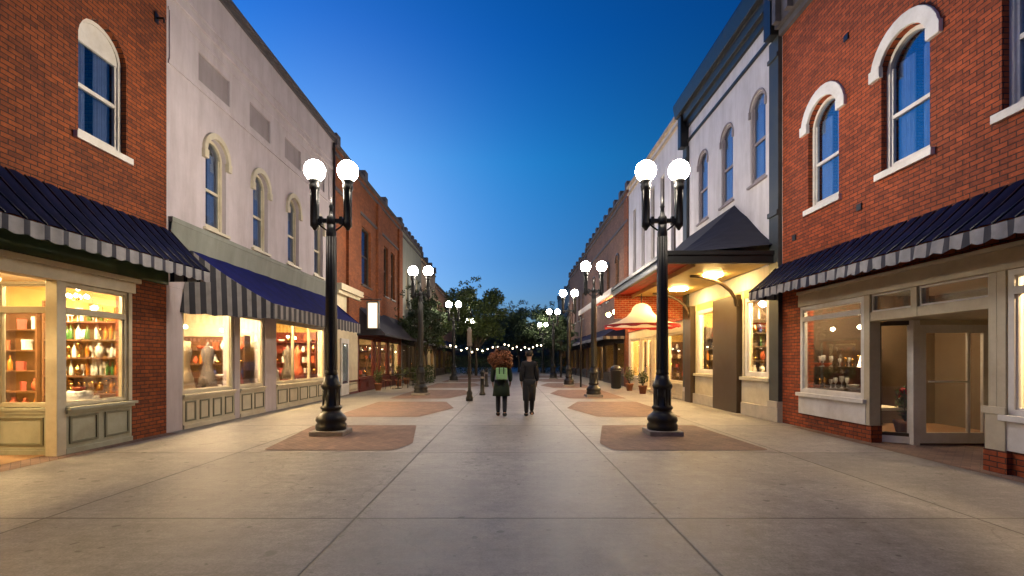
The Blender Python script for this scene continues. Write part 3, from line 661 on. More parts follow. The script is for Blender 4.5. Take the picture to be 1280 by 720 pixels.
rib_awning(R1, FR, 2.0, 11.62, 3.77, 3.12, .74, .2)

# ------------------------------------------------------------------ RIGHT 2: pale stucco with black iron cornice
R2 = thing('white_building', 'pale stucco building with black iron cornice and dark hipped canopy over glowing windows', 'building', (XR, 14.7, 0))
H = [sash_window(R2, FR, uc, .78, 6.2, 8.25, 8.55, 'panel_grey', (.05, .03), False, .06, rec=.03) for uc in (12.65, 14.45, 16.25)]
w = MB(); w.wall(FR, 11.5, 17.9, 3.42, 10.6, H); part('wall', w, 'stucco_r', R2)
c = MB(); c.box(FR, 11.52, 17.88, 9.46, 9.54, -.07, -.002)
prof = [(10.0, 0), (10.0, -.08), (10.2, -.1), (10.22, -.2), (10.45, -.24), (10.47, -.38), (10.85, -.45), (10.95, -.45), (10.95, .35), (10.0, .35)]
n = len(prof); c.add([FR(a, z, d-.002 if d < .1 else d) for a in (11.45, 17.92) for z, d in prof], [tuple(range(n)), tuple(range(2*n-1, n-1, -1))]+[(i, (i+1) % n, n+(i+1) % n, n+i) for i in range(n)])
for a in (11.5, 17.55): c.box(FR, a, a+.3, 9.3, 10.6, -.3, -.003)
part('cornice', c, 'iron', R2, .006)
c = MB()
for a, b in ((11.51, 11.92), (17.5, 17.88)):
    c.box(FR, a, b, .5, 9.3, -.1, .31 if a < 12 else -.002); c.box(FR, a-.005, b+.02, 5.0, 5.12, -.14, -.1); c.box(FR, a-.005, b+.02, 8.8, 8.9, -.14, -.1)
split('iron_pilaster', c, 'irong', R2, .005)
c = MB(); c.box(FR, 11.51, 13.35, 0, .34, -.12, .2); c.box(FR, 15.2, 17.88, 0, .34, -.12, .2); c.box(FR, 11.51, 11.95, .341, .5, -.13, .2); split('plinth', c, 'stone', R2, .01)
c = MB(); c.box(FR, 13.5, 15.1, 0, 3.35, -.16, .25); split('pilaster', c, 'brown', R2, .01)
c = MB(); c.box(FR, 16.85, 17.42, 0, 3.4, -.2, .2); part('corner_column', c, 'brown', R2, .01)
for a, b in ((11.95, 13.42), (15.15, 16.8)):
    shop_window(R2, FR, a+.12, b-.12, 1.05, 3.2, None, 'white', .12, -.02)
    c = MB(); c.box(FR, a, b, .341, .95, -.06, .2); c.box(FR, a-.02, b+.02, .951, 1.04, -.12, .2); c.box(FR, a, a+.115, 1.041, 3.4, -.04, .2); c.box(FR, b-.115, b, 1.041, 3.4, -.04, .2); part('base_panel', c, 'cream', R2, .006)
c = MB(); c.box(FR, 11.93, 17.49, 3.21, 3.418, -.03, .2); part('cornice_board', c, 'goldceil', R2)
shell(R2, FR, 11.5, 17.9, 10.5, 'brick_b', zslab=3.55)
room(R2, FR, 11.8, 17.6, 3.45, 3.8, 'gold', lamp='gwarm', lampspec=[(12.7, .8, 1.1, .5), (16.0, .8, 1.1, .5), (14.3, 2.2, .8, .4)])
# canopy: hipped concave slate roof on a dark fascia
XE = 2.70
c = MB()
def cpt(u, t, zw, ze=4.12): return FR(u, ze+(zw-ze)*(1-t)**1.5 if t < 1 else ze, -XE*t-.01)
K = 8
vs = []; us = [13.95, 15.2, 16.5, 17.9]
for u in us: vs += [cpt(u, i/K, 6.0) for i in range(K+1)]
c.add(vs, [(j*(K+1)+i, j*(K+1)+i+1, (j+1)*(K+1)+i+1, (j+1)*(K+1)+i) for j in range(3) for i in range(K)])
# near hip: from the front fascia line (u=11.75) up to the wall at z 5 and to the main slope's edge
vs = []; NU = 6
for j in range(NU+1):
    s = j/NU; u = 11.75+(13.95-11.75)*s
    for i in range(K+1):
        t = i/K; zm = cpt(u, t, 6.0).z; zl = 4.12+.9*(1-t)**1.2*min(1, .25+s*1.1) if t < 1 else 4.12
        ss = s**2.0; vs.append(FR(u, zl*(1-ss)+zm*ss if s < 1 else zm, -XE*t-.01))
c.add(vs, [(j*(K+1)+i, j*(K+1)+i+1, (j+1)*(K+1)+i+1, (j+1)*(K+1)+i) for j in range(NU) for i in range(K)])
o = part('canopy', c, 'slate', R2)
c = MB(); c.box(FR, 11.7, 11.82, 3.86, 4.13, -XE-.03, -.105); c.box(FR, 11.66, 11.7, 4.06, 4.16, -XE-.06, -.105); c.box(FR, 11.821, 17.9, 3.86, 4.13, -XE-.03, -XE+.09); c.box(FR, 11.821, 17.9, 4.06, 4.16, -XE-.07, -XE-.031); part('fascia', c, 'iron', o)
c = MB()
for i in range(4): c.box(FR, 11.83, 17.88, 3.93, 3.97, -XE+.1+i*.17, -XE+.255+i*.17)
part('red_soffit', c, 'redplank', o)
c = MB(); c.box(FR, 11.83, 17.88, 3.88, 3.93, -1.96, -.11); c.box(FR, 11.83, 17.88, 3.80, 3.96, -2.0, -1.961)
part('soffit', c, 'goldceil', o)
for u, d in ((13.4, -.9), (16.0, -.9)):
    m = MB(); m.box(FR, u-.22, u+.22, 3.82, 3.87, d-.22, d+.22); part('soffit_light', m, 'soffit_glow', o)
# bracket arms and thin post carrying the canopy
c = MB()
for u in (13.45, 17.0):
    pts = [FR(u, 3.0+.86*math.sin(t*math.pi/2/6), -.18-1.3*(1-math.cos(t*math.pi/2/6))) for t in range(7)]; c.tube(pts, .05, 6)
split('bracket', c, 'brown', o)

# ------------------------------------------------------------------ RIGHT 3 and beyond
R3 = far_building('pale_building', 'pale building with narrow dark windows above a red lit brick arcade', FR, 17.9, 26.5, 10.9, 'stucco_r',
    [(19.2, .55), (20.6, .55), (22.0, .55), (23.6, .55), (25.2, .55)], (5.6, 9.4), 'ivory', 4, 'gwarm', 'gold', None, 'brown', 'stucco_c', lampn=3)
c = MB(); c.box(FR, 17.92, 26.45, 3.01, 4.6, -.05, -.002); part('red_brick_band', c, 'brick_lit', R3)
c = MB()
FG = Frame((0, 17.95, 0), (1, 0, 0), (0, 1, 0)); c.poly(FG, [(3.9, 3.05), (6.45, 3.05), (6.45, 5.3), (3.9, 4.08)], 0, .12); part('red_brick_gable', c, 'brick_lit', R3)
c = MB(); n = 10
rf = [FR(u, 5.6, -.02) for u in (17.95, 26.6)] + [FR(u, 4.22, -XE) for u in (26.6, 17.95)]; c.add(rf, [(0, 1, 2, 3)]); c.add([v-Vector((0, 0, .07)) for v in rf], [(3, 2, 1, 0)])
o = part('canopy', c, 'slate', R3)
c = MB()
for i in range(11):
    t = i/11; c.box(Frame((XR, 0, 4.08+1.35*(1-t-.04)), (0, 1, 0), (1, 0, 0)), 18.0, 26.5, -.03, .0, -XE*(t+.085), -XE*t-.05)
part('soffit', c, 'redplank', o)
c = MB(); c.box(FR, 17.92, 26.6, 3.95, 4.2, -XE-.05, -XE-.002); part('fascia', c, 'white', o)
for u in (19.0, 20.8, 22.6, 24.4, 26):
    m = MB(); m.sphere(FR(u, 3.95, -1.2), .12, 12, 8); part('pendant_lamp', m, 'soffit_glow', o)
c = MB()
for u in (22.3, 26.4): c.tube([FR(u, 0, -XE+.05), FR(u, 3.95, -XE+.05)], .05, 8)
split('post', c, 'iron', o)
c = MB(); c.box(FR, 26.45, 27.3, 0, 11.1, -.06, .3); 
R4 = far_building('brick_building', 'brown brick building with a stepped parapet, right beyond the red lit arcade', FR, 26.5, 41, 10.9, 'brick_b', [(29.3, .9), (32, .9), (34.7, .9), (37.4, .9)], (5.4, 7.7), 'brown', 4, 'gwarm', 'gold', (27, 40.5, 3.6, 2.85, 1.3, .2, .4, 'navy', 'strp2', False), 'brown', posts=9, belt=9.2, arch=.2)
part('orange_pilaster', c, 'brick_o', R4)
R5 = far_building('brick_building', 'dark brick building of the right row, second from its far end', FR, 41, 53, 10.6, 'brick_b', [(43, .9), (45.5, .9), (48, .9), (50.5, .9)], (5.2, 7.5), 'brown', 4, 'dim', 'gold', (41.4, 52.6, 3.6, 2.85, 1.3, .2, .4, 'navy', 'strp2', False), posts=6)
R6 = far_building('grey_building', 'grey green building at the far end of the right row, against the trees', FR, 53, 66, 9.8, 'stucco_g', [(55, .9), (58, .9), (61, .9), (64, .9)], (5, 7.2), 'brown', 4, 'dim', 'gold', (53.4, 65.6, 3.6, 2.85, 1.3, .2, .4, 'navy', 'tabs', False), posts=3)

# white bell-shaped canopy in the arcade
bc = (4.62, 16.9, 0); B = thing('bell_canopy', 'white bell shaped cloth canopy with a red edge, hanging lit inside the red arcade', 'canopy', bc)
c = MB(); prof = [(1.3, 2.72), (1.1, 2.77), (.8, 2.87), (.52, 3.03), (.36, 3.2), (.3, 3.36), (.18, 3.46), (.05, 3.5)]
c.lathe((bc[0], bc[1], 0), prof[:], 24); c.f = c.f[:-2]
part('cloth_top', c, 'bell', B)
c = MB(); n = 48; vs = []
for i in range(n): t = 2*math.pi*i/n; vs += [Vector((bc[0]+1.3*math.cos(t), bc[1]+1.3*math.sin(t), 2.72)), Vector((bc[0]+1.31*math.cos(t), bc[1]+1.31*math.sin(t), 2.64+.03*math.sin(i*1.5)))]
c.add(vs, [(2*i, (2*i+2) % (2*n), (2*i+3) % (2*n), 2*i+1) for i in range(n)]); part('valance', c, 'red', B)
c = MB(); c.tube([(bc[0], bc[1], 3.48), (bc[0], bc[1], 3.935)], .02); part('hanging_rod', c, 'brown', B)
c = MB(); c.sphere((bc[0]+.2, bc[1], 2.95), .1, 12, 8); part('bulb', c, 'soffit_glow', B)
# ------------------------------------------------------------------ street lamps
def make_lamp(loc, label):
    r = thing('street_lamp', label, 'street lamp', loc, 'twin globe street lamps along the street'); x, y, _ = loc
    m = MB(); m.box(FW, x-.33, x+.33, 0, .1, y-.33, y+.33); part('plinth', m, 'band', r, .015)
    m = MB(); prof = [(.29, .1), (.30, .13), (.30, .2), (.27, .24), (.30, .29), (.285, .36), (.215, .43), (.18, .47), (.18, .5), (.205, .52), (.205, .56), (.165, .6), (.165, .9), (.185, .93), (.2, .98), (.18, 1.03), (.15, 1.08), (.125, 1.2)]
    m.lathe((x, y, 0), prof, 20)
    for k in range(8):
        t = k*math.pi/4; c_, s_ = math.cos(t), math.sin(t); m.tube([(x+.16*c_, y+.16*s_, .58), (x+.162*c_, y+.162*s_, .92)], .018, 6)
    part('base', m, 'iron', r)
    m = MB(); m.lathe((x, y, 0), [(.12, 1.2), (.13, 1.22), (.115, 1.26), (.11, 2.7), (.098, 4.0), (.1, 4.02), (.1, 4.08), (.085, 4.12), (.085, 4.24)], 16)
    for k in range(12):
        t = k*math.pi/6; m.tube([(x+.11*math.cos(t), y+.11*math.sin(t), 1.3), (x+.093*math.cos(t), y+.093*math.sin(t), 3.98)], .013, 5)
    part('pole', m, 'iron', r)
    m = MB(); m.box(FW, x-.33, x+.33, 4.27, 4.35, y-.035, y+.035); m.lathe((x, y, 0), [(.07, 4.2), (.09, 4.24), (.09, 4.38), (.05, 4.42), (.035, 4.55), (.05, 4.6), (.02, 4.66), (.003, 4.8)], 12)
    for q in (-1, 1):
        m.tube([(x+q*.30, y, 4.31), (x+q*.2, y, 4.2), (x+q*.09, y, 4.12)], .018, 6); m.box(FW, x+q*.2-.03, x+q*.2+.03, 4.24, 4.39, y-.045, y+.045)
    part('crossarm', m, 'iron', r)
    for q in (-1, 1):
        cx = x+q*.33; m = MB()
        for dx, dy in ((-.055, -.055), (.055, -.055), (-.055, .055), (.055, .055)): m.tube([(cx+dx, y+dy, 4.22), (cx+dx*1.05, y+dy*1.05, 4.95)], .014, 6)
        m.lathe((cx, y, 0), [(.02, 4.12), (.06, 4.18), (.085, 4.2), (.085, 4.27), (.078, 4.3), (.075, 4.9), (.1, 4.94), (.11, 5.02), (.09, 5.06), (.12, 5.1), (.12, 5.13)], 12)
        part('globe_holder', m, 'iron', r)
        m = MB(); m.sphere((cx, y, 5.32), .205, 24, 14, 1.04); part('globe', m, 'globe', r)
    return r
lamps = [((-3.62, 9.7), 'nearest black twin globe street lamp on the left side of the street'), ((3.07, 9.7), 'nearest black twin globe street lamp on the right side of the street'),
    ((-3.85, 20.6), 'second black twin globe lamp on the left, before the orange brick building'), ((3.4, 19.6), 'second black twin globe lamp on the right, in front of the red lit arcade'),
    ((3.35, 27.5), 'third twin globe lamp on the right, by the brown brick building'), ((-3.9, 33), 'third twin globe lamp on the left, glowing beside the tree'),
    ((3.4, 38), 'fourth twin globe lamp on the right, among the far awnings'), ((3.5, 52), 'fifth twin globe lamp on the right, close to the trees'), ((-4, 47), 'fourth twin globe lamp on the left, close to the trees')]
L0 = make_lamp((*lamps[0][0], 0), lamps[0][1]); L0.rotation_euler.z = R(2)
for (x, y), lb in lamps[1:]:
    c = copy_tree(L0); c.location = (x, y, 0); c['label'] = lb; c.rotation_euler.z = R(random.uniform(-6, 6))

# ------------------------------------------------------------------ hanging lit sign
SG = thing('blade_sign', 'glowing white box sign hanging from an iron bracket on the orange brick building', 'sign', (-6.3, 22.0, 3.0))
m = MB(); m.box(FW, -6.51, -6.06, 2.95, 4.12, 21.9, 22.06); part('lit_panel', m, 'sign', SG, .04)
m = MB(); m.ring(Frame((0, 21.88, 0), (1, 0, 0), (0, 1, 0)), [(-6.56, 2.9), (-6.01, 2.9), (-6.01, 4.18), (-6.56, 4.18)], [(-6.5, 2.96), (-6.07, 2.96), (-6.07, 4.11), (-6.5, 4.11)], 0, .2); part('sign_frame', m, 'irong', SG)
m = MB(); m.tube([(-7.08, 21.98, 4.28), (-5.9, 21.98, 4.28)], .025); m.tube([(-7.08, 21.98, 4.6), (-6.3, 21.98, 4.29)], .015); m.tube([(-6.4, 21.98, 4.28), (-6.4, 21.98, 4.18)], .012); m.tube([(-6.15, 21.98, 4.28), (-6.15, 21.98, 4.18)], .012); part('bracket', m, 'iron', SG)

# ------------------------------------------------------------------ shop goods
def proto(name, mb, mats): 
    out = []
    for mt in mats:
        me = bpy.data.meshes.new(name); me.from_pydata(mb.v, [], mb.f); me.materials.append(M[mt])
        for i in mb.smooth: me.polygons[i].use_smooth = True
        out.append((mt, me))
    return out
b1 = MB().lathe((0, 0, 0), [(.035, 0), (.04, .01), (.04, .16), (.03, .2), (.013, .24), (.013, .30), (.016, .305), (.016, .32)], 10)
b2 = MB().lathe((0, 0, 0), [(.03, 0), (.06, .03), (.075, .1), (.06, .17), (.03, .21), (.04, .25)], 12)
b3 = MB().lathe((0, 0, 0), [(.03, 0), (.035, .005), (.008, .02), (.008, .1), (.04, .14), (.045, .2), (.04, .23)], 10)
b4 = MB(); b4.box(FW, -.07, .07, 0, .2, -.04, .04); b4.box(FW, -.075, .075, .15, .205, -.045, .045)
b5 = MB().lathe((0, 0, 0), [(.04, 0), (.1, .02), (.13, .07), (.135, .09)], 14)
PR = {'bottle': proto('bottle', b1, ('amber', 'bgreen', 'clear', 'cobalt')), 'vase': proto('vase', b2, ('rust', 'clear', 'brass', 'cobalt')), 'goblet': proto('goblet', b3, ('clear', 'brass')),
      'gift_box': proto('gift_box', b4, ('cloth3', 'cloth1', 'rust', 'clear')), 'bowl': proto('bowl', b5, ('clear', 'rust', 'brass'))}
CN = {'amber': 'amber', 'bgreen': 'dark green', 'clear': 'pale', 'cobalt': 'dark blue', 'rust': 'rust red', 'brass': 'brass', 'cloth3': 'maroon', 'cloth1': 'beige', 'cloth2': 'black'}
KN = {'bottle': 'bottle', 'vase': 'vase', 'goblet': 'stemmed goblet', 'gift_box': 'gift box', 'bowl': 'bowl'}
def item(kind, loc, place, only=None, s=1):
    mt, me = random.choice([p for p in PR[kind] if not only or p[0] in only])
    o = bpy.data.objects.new(kind, me); col.objects.link(o); o.location = loc; o.rotation_euler.z = random.uniform(0, 6); o.scale = (s, s, s*random.uniform(.85, 1.15))
    tag(o, f'{CN[mt]} {KN[kind]} {place}', KN[kind].split()[-1], f'{CN[mt]} {KN[kind]}{"es" if kind[-1] == "x" else "s"} {place}'); return o
def shelf(F, a0, a1, zs, dep, place, kinds, mat='wood', sp=.16, fill=.85, label='', only=None, back=None):
    """open shelf unit in frame F (a along its width, d its depth)"""
    r = thing('display_shelf', label, 'shelf', F((a0+a1)/2, 0, dep/2)); m = MB()
    for a in (a0, a1-.03): m.box(F, a, a+.03, 0.03, zs[-1]+.4, 0, dep)
    part('upright', m, mat, r)
    for z in zs: m = MB(); m.box(F, a0+.031, a1-.031, z-.03, z, .002, dep-.03); part('board', m, mat, r)
    m = MB(); m.box(F, a0+.031, a1-.031, .05, zs[-1]+.38, dep-.028, dep-.01); part('back_panel', m, back or mat, r)
    for z in zs:
        a = a0+.12
        while a < a1-.1:
            if random.random() < fill: item(random.choice(kinds), F(a, z+.001, dep*random.uniform(.3, .6)), place, only, s=random.uniform(.8, 1.15))
            a += sp*random.uniform(.75, 1.4)
def fy(x, y, s=1): return Frame((x, y, 0), (s, 0, 0), (0, 1, 0))
shelf(fy(-7.35, 9.27, -1), 0, 1.7, [.85, 1.2, 1.55, 1.9, 2.25], .28, 'in the shop window under the green fascia', ['bottle', 'bottle', 'goblet', 'goblet', 'vase'], 'wood', .095, .96, 'wooden shelves of glassware facing out of the golden window under the green fascia', ('amber', 'clear', 'brass', 'bgreen'), 'gold')
shelf(fy(-7.5, 13.55, -1), 0, 2.0, [.6, 1.0, 1.4, 1.8], .3, 'in the first window under the blue awning', ['bottle', 'gift_box', 'vase', 'bowl'], 'wood', .17, .85, 'wooden display shelves in the first lit window under the blue awning')
shelf(fy(-7.5, 18.5, -1), 0, 2.6, [.6, 1.0, 1.4, 1.8, 2.2], .3, 'in the wide golden window under the blue awning', ['vase', 'gift_box', 'bowl', 'bottle'], 'redwood', .2, .85, 'dark red display shelves in the wide golden window under the blue awning')
shelf(fy(6.9, 10.95), 0, 1.6, [.85, 1.35], .26, 'in the white framed window of the right brick shop', ['goblet', 'goblet', 'bowl'], 'brown', .1, .95, 'low brown shelves with glassware behind the white framed window at right')
shelf(fy(7.0, 17.2), 0, 2.0, [1.1, 1.5, 1.9, 2.3], .3, 'in the glowing window behind the brown corner column', ['vase', 'bottle', 'gift_box'], 'brown', .2, .8, 'shelves in the glowing window farther under the hipped canopy')
shelf(fy(7.0, 13.9), 0, 1.5, [1.1, 1.5, 1.9, 2.3, 2.7], .28, 'in the tall yellow window beside the iron pilaster', ['vase', 'bottle', 'bowl'], 'brown', .18, .85, 'shelves in the tall yellow window beside the dark iron pilaster')
shelf(fy(7.3, 25.9), 0, 2.5, [.6, 1.1, 1.6, 2.1], .3, 'in the shop behind the red arcade', ['vase', 'gift_box'], 'wood', .3, .8, 'wooden shelves inside the shop behind the red lit arcade')
shelf(fy(-7.5, 30.4, -1), 0, 2.5, [.6, 1.1, 1.6, 2.1], .3, 'in the shop of the orange brick building', ['vase', 'gift_box'], 'wood', .3, .8, 'wooden shelves inside the orange brick building')
shelf(fy(-9.15, 9.27, -1), 0, 1.7, [.5, .9, 1.3, 1.7, 2.1], .28, 'on the far cabinet seen through the side window', ['bottle', 'vase', 'gift_box'], 'wood', .2, .6, 'dark wooden cabinet deep inside the golden shop, seen through its side window', ('amber', 'clear', 'cloth3', 'rust'))
for b_, F_, pts, z_ in ((L1, FL, [(8.1, .55), (8.9, .7), (7.9, 1.6), (9.0, 1.5)], 2.35), (L2, FL, [(10.8, .6), (11.6, .8), (12.9, .7), (13.4, .6)], 2.3), (L2, FL, [(14.9, .6), (15.7, .9), (16.5, .6), (17.5, .8)], 2.3), (R2, FR, [(12.6, .6), (13.1, .9), (16, .7)], 2.7), (R1, FR, [(9.5, .7), (10.2, .9), (10.9, .8)], 2.2)):
    for u_, d_ in pts:
        m = MB(); m.sphere(F_(u_, z_, d_), .045, 10, 8); h_ = part('pendant_bulb', m, 'pend', b_)
        m = MB(); m.tube([F_(u_, z_+.04, d_), F_(u_, 2.93, d_)], .004, 4); part('cord', m, 'black', h_)
# garments and dress forms
def dress_form(x, y, z0, mat, label, s=1):
    r = thing('dress_form', label, 'mannequin', (x, y, z0), 'dress forms in the shop windows')
    m = MB(); m.lathe((x, y, z0), [(.02, .0), (.13, .01), (.13, .03), (.015, .05), (.015, .6*s)], 12); part('stand', m, 'wood', r)
    m = MB(); m.lathe((x, y, z0), [(.25, .35*s), (.2, .6*s), (.15, .75*s), (.11, .92*s), (.14, 1.08*s), (.165, 1.2*s), (.15, 1.32*s), (.05, 1.4*s), (.045, 1.48*s), (.01, 1.5*s)], 16)
    for v in m.v: v.y = y+(v.y-y)*.65
    part('garment', m, mat, r)
for i, (x, y, z, mt, lb) in enumerate([(-7.6, 11.2, .45, 'cloth1', 'beige dressed form in the first window under the blue awning'), (-7.75, 12.3, .45, 'cloth2', 'black dressed form in the first window under the blue awning'),
    (-7.6, 13.2, .5, 'cloth3', 'maroon dressed form in the narrow second window under the blue awning'), (-7.6, 15.3, .5, 'clear', 'white dressed form in the wide golden window under the blue awning'), (-7.7, 16.6, .5, 'cloth2', 'black dressed form in the wide golden window under the blue awning'), (-7.8, 17.6, .5, 'rust', 'rust red dressed form in the wide golden window under the blue awning')]): dress_form(x, y, z, mt, lb)
# window decks the forms stand on
for b, F, a0, a1, z in ((L2, FL, 10.34, 13.78, .43), (L2, FL, 14.47, 18.28, .48), (L1, FL, 7.6, 8.9, .62), (R1, FR, 9.0, 10.78, .6)):
    m = MB(); m.box(F, a0+.01, a1-.01, z-.05, z, .2, .95); part('window_deck', m, 'ivory', b)
# table with white cloth and chandelier in the first left window
t = thing('round_table', 'low table under a white cloth in the golden window at far left', 'table', (-7.75, 8.5, .62))
m = MB(); m.lathe((-7.75, 8.5, 0), [(.34, .62), (.30, .8), (.27, .93), (.26, .95)], 24)
for i, v in enumerate(m.v[:-24]): v.x += .02*math.sin(i*2.1); v.y += .02*math.cos(i*1.7)
part('tablecloth', m, 'clear', t); m = MB(); m.lathe((-7.75, 8.5, 0), [(.03, .62), (.03, .94)], 8); part('leg', m, 'wood', t)
for dx, dy in ((0, .05), (-.14, -.06), (.15, -.04)): item('bowl', (-7.75+dx, 8.5+dy, .951), 'on the white cloth table', s=.7)
for k in range(9): item(random.choice(['goblet', 'vase']), (-7.45-.08*(k % 3), 7.85+.13*k, .62+.001), 'on the window deck beside the table', s=.9)
ch = thing('chandelier', 'small crystal chandelier lit behind the transom at far left', 'chandelier', (-7.7, 8.55, 2.75))
m = MB(); m.tube([(-7.7, 8.55, 2.98), (-7.7, 8.55, 2.6)], .008); m.sphere((-7.7, 8.55, 2.6), .035, 10, 6)
for k in range(6): a = k*math.pi/3; m.tube([(-7.7, 8.55, 2.6), (-7.7+.08*math.cos(a), 8.55+.08*math.sin(a), 2.55), (-7.7+.14*math.cos(a), 8.55+.14*math.sin(a), 2.6)], .006, 5)
part('arm', m, 'brass', ch)
for k in range(6): a = k*math.pi/3; m = MB(); m.sphere((-7.7+.14*math.cos(a), 8.55+.14*math.sin(a), 2.635), .026, 8, 6, 1.5); part('bulb', m, 'bulb', ch)
m = MB(); m.sphere((-7.7, 8.55, 2.76), .03, 8, 6); part('bulb', m, 'bulb', ch)
# table lamp in right window, plant with red flowers in the sidelight
t = thing('table_lamp', 'glowing table lamp behind the white framed window at right', 'lamp', (7.45, 10.1, .6))
m = MB(); m.lathe((7.45, 10.1, .6), [(.08, 0), (.08, .02), (.02, .04), (.04, .3), (.06, .45), (.02, .6), (.015, .78)], 12); part('stand', m, 'brass', t)
m = MB(); m.lathe((7.45, 10.1, .6), [(.13, .75), (.07, 1.0)], 16); part('lamp_shade', m, 'shade_glow', t)
# potted plants
def leaves(m, c, r, n, size, sz=1.0):
    for _ in range(n):
        d = Vector((random.gauss(0, 1), random.gauss(0, 1), random.gauss(0, 1))).normalized()*r*random.random()**.4; d.z *= sz
        p = Vector(c)+d; a = Vector((random.gauss(0, 1), random.gauss(0, 1), random.gauss(0, .7))).normalized()*size*random.uniform(.6, 1.3); b = a.cross(Vector((random.gauss(0, 1), random.gauss(0, 1), random.gauss(0, 1)))).normalized()*size*.45
        m.quad(p-a, p+b, p+a, p-b)
def potted(x, y, h, label, flower=False, pot='terra', rr=.24):
    r = thing('potted_plant', label, 'plant', (x, y, 0)); z = 0
    m = MB(); m.lathe((x, y, 0), [(.13, 0), (.18, .3), (.2, .31), (.2, .36), (.16, .36), (.15, .33)], 14); part('pot', m, pot, r)
    m = MB(); 
    for k in range(5): a = k*1.3; m.tube([(x, y, .3), (x+.1*math.cos(a), y+.1*math.sin(a), .33+h*.5), (x+.14*math.cos(a), y+.14*math.sin(a), .35+h*.9)], .01, 5)
    part('stem', m, 'bark', r)
    m = MB(); leaves(m, (x, y, .38+h*.55), rr, 260, .05, h/rr*.55); part('foliage', m, 'leaf', r)
    if flower: m = MB(); leaves(m, (x, y, .42+h*.75), rr*.8, 70, .06, .8); part('flowers', m, 'red', r)
potted(7.45, 9.05, .62, 'potted plant with red flowers behind the narrow sidelight at right', True, rr=.16)
potted(5.9, 21.4, .6, 'bushy potted plant by the orange lit door under the red arcade'); potted(5.8, 23.4, .75, 'taller potted plant between the doors of the red arcade')
potted(-6.5, 23.6, .6, 'potted plant by the dark red doors of the orange brick building'); potted(-6.4, 27.5, .8, 'potted shrub farther along the orange brick building'); potted(-6.4, 29.6, .6, 'last potted shrub before the grey building on the left')
# litter bin
t = thing('litter_bin', 'black litter bin standing on the pavement under the red arcade', 'bin', (5.5, 25.0, 0))
m = MB(); m.lathe((5.5, 25, 0), [(.22, .03), (.26, .08), (.28, .9), (.3, .92), (.3, .98), (.27, 1.0)], 20); part('body', m, 'black', t)
m = MB(); m.lathe((5.5, 25, 0), [(.3, 1.0), (.3, 1.04), (.2, 1.18), (.1, 1.22), (.01, 1.23)], 20); part('lid', m, 'iron', t)
# posts in the street centre
t = thing('bollard_light', 'slim dark post with a pale head left of the walking couple', 'post', (-1.5, 17.6, 0))
m = MB(); m.lathe((-1.5, 17.6, 0), [(.13, 0), (.14, .1), (.1, .2), (.11, .3), (.06, .4), (.05, 1.5), (.06, 1.55), (.05, 2.0)], 14); part('post', m, 'iron', t)
m = MB(); m.lathe((-1.5, 17.6, 0), [(.07, 2.0), (.09, 2.05), (.08, 2.55), (.1, 2.58), (.02, 2.7)], 12); part('head', m, 'band', t)
for x, y, lb in ((-1.2, 20.5, 'short black bollard left of the walking couple'), (-1.35, 27, 'short black bollard far behind the walking couple')):
    t = thing('bollard', lb, 'bollard', (x, y, 0), 'black bollards in mid street')
    m = MB(); m.lathe((x, y, 0), [(.13, 0), (.13, .08), (.09, .14), (.075, .9), (.1, .93), (.1, .98), (.07, 1.05), (.02, 1.1)], 14); part('post', m, 'iron', t)
    m = MB(); m.lathe((x, y, 0), [(.082, .7), (.082, .8)], 14); part('band', m, 'band', t)
# cafe tables and chairs far left
def cafe_table(x, y, lb):
    t = thing('cafe_table', lb, 'table', (x, y, 0), 'bistro tables outside the orange brick building')
    m = MB(); m.lathe((x, y, 0), [(.33, .72), (.33, .745), (.3, .75)], 20); part('tabletop', m, 'iron', t); m = MB(); m.lathe((x, y, 0), [(.2, 0), (.2, .02), (.03, .05), (.025, .72)], 12); part('leg', m, 'iron', t)
def cafe_chair(x, y, rz, lb):
    t = thing('cafe_chair', lb, 'chair', (x, y, 0), 'bistro chairs outside the orange brick building'); c_, s_ = math.cos(rz), math.sin(rz)
    F = Frame((x, y, 0), (c_, s_, 0), (-s_, c_, 0)); m = MB(); m.box(F, -.2, .2, .44, .47, -.2, .2); part('seat', m, 'wood', t)
    for a in (-.18, .18):
        for d in (-.18, .18): m = MB(); m.tube([F(a*1.1, 0, d*1.1), F(a, .45, d)], .012, 6); part('leg', m, 'iron', t)
    m = MB(); m.tube([F(-.18, .45, .18), F(-.19, .85, .24), F(0, .92, .26), F(.19, .85, .24), F(.18, .45, .18)], .013, 6); m.box(F, -.17, .17, .68, .78, .2, .22); part('backrest', m, 'iron', t)
cafe_table(-5.9, 25.2, 'bistro table by the dark red doors on the left'); cafe_chair(-5.5, 25.7, 2.5, 'bistro chair nearest the lamp on the left'); cafe_chair(-6.3, 24.7, 5.3, 'bistro chair against the dark red doors')
cafe_table(-5.8, 28.6, 'bistro table farther along the orange brick building'); cafe_chair(-5.4, 29.1, 2.4, 'bistro chair before the street tree on the left'); cafe_chair(-6.2, 28.2, 5.5, 'bistro chair beside the farther bistro table')

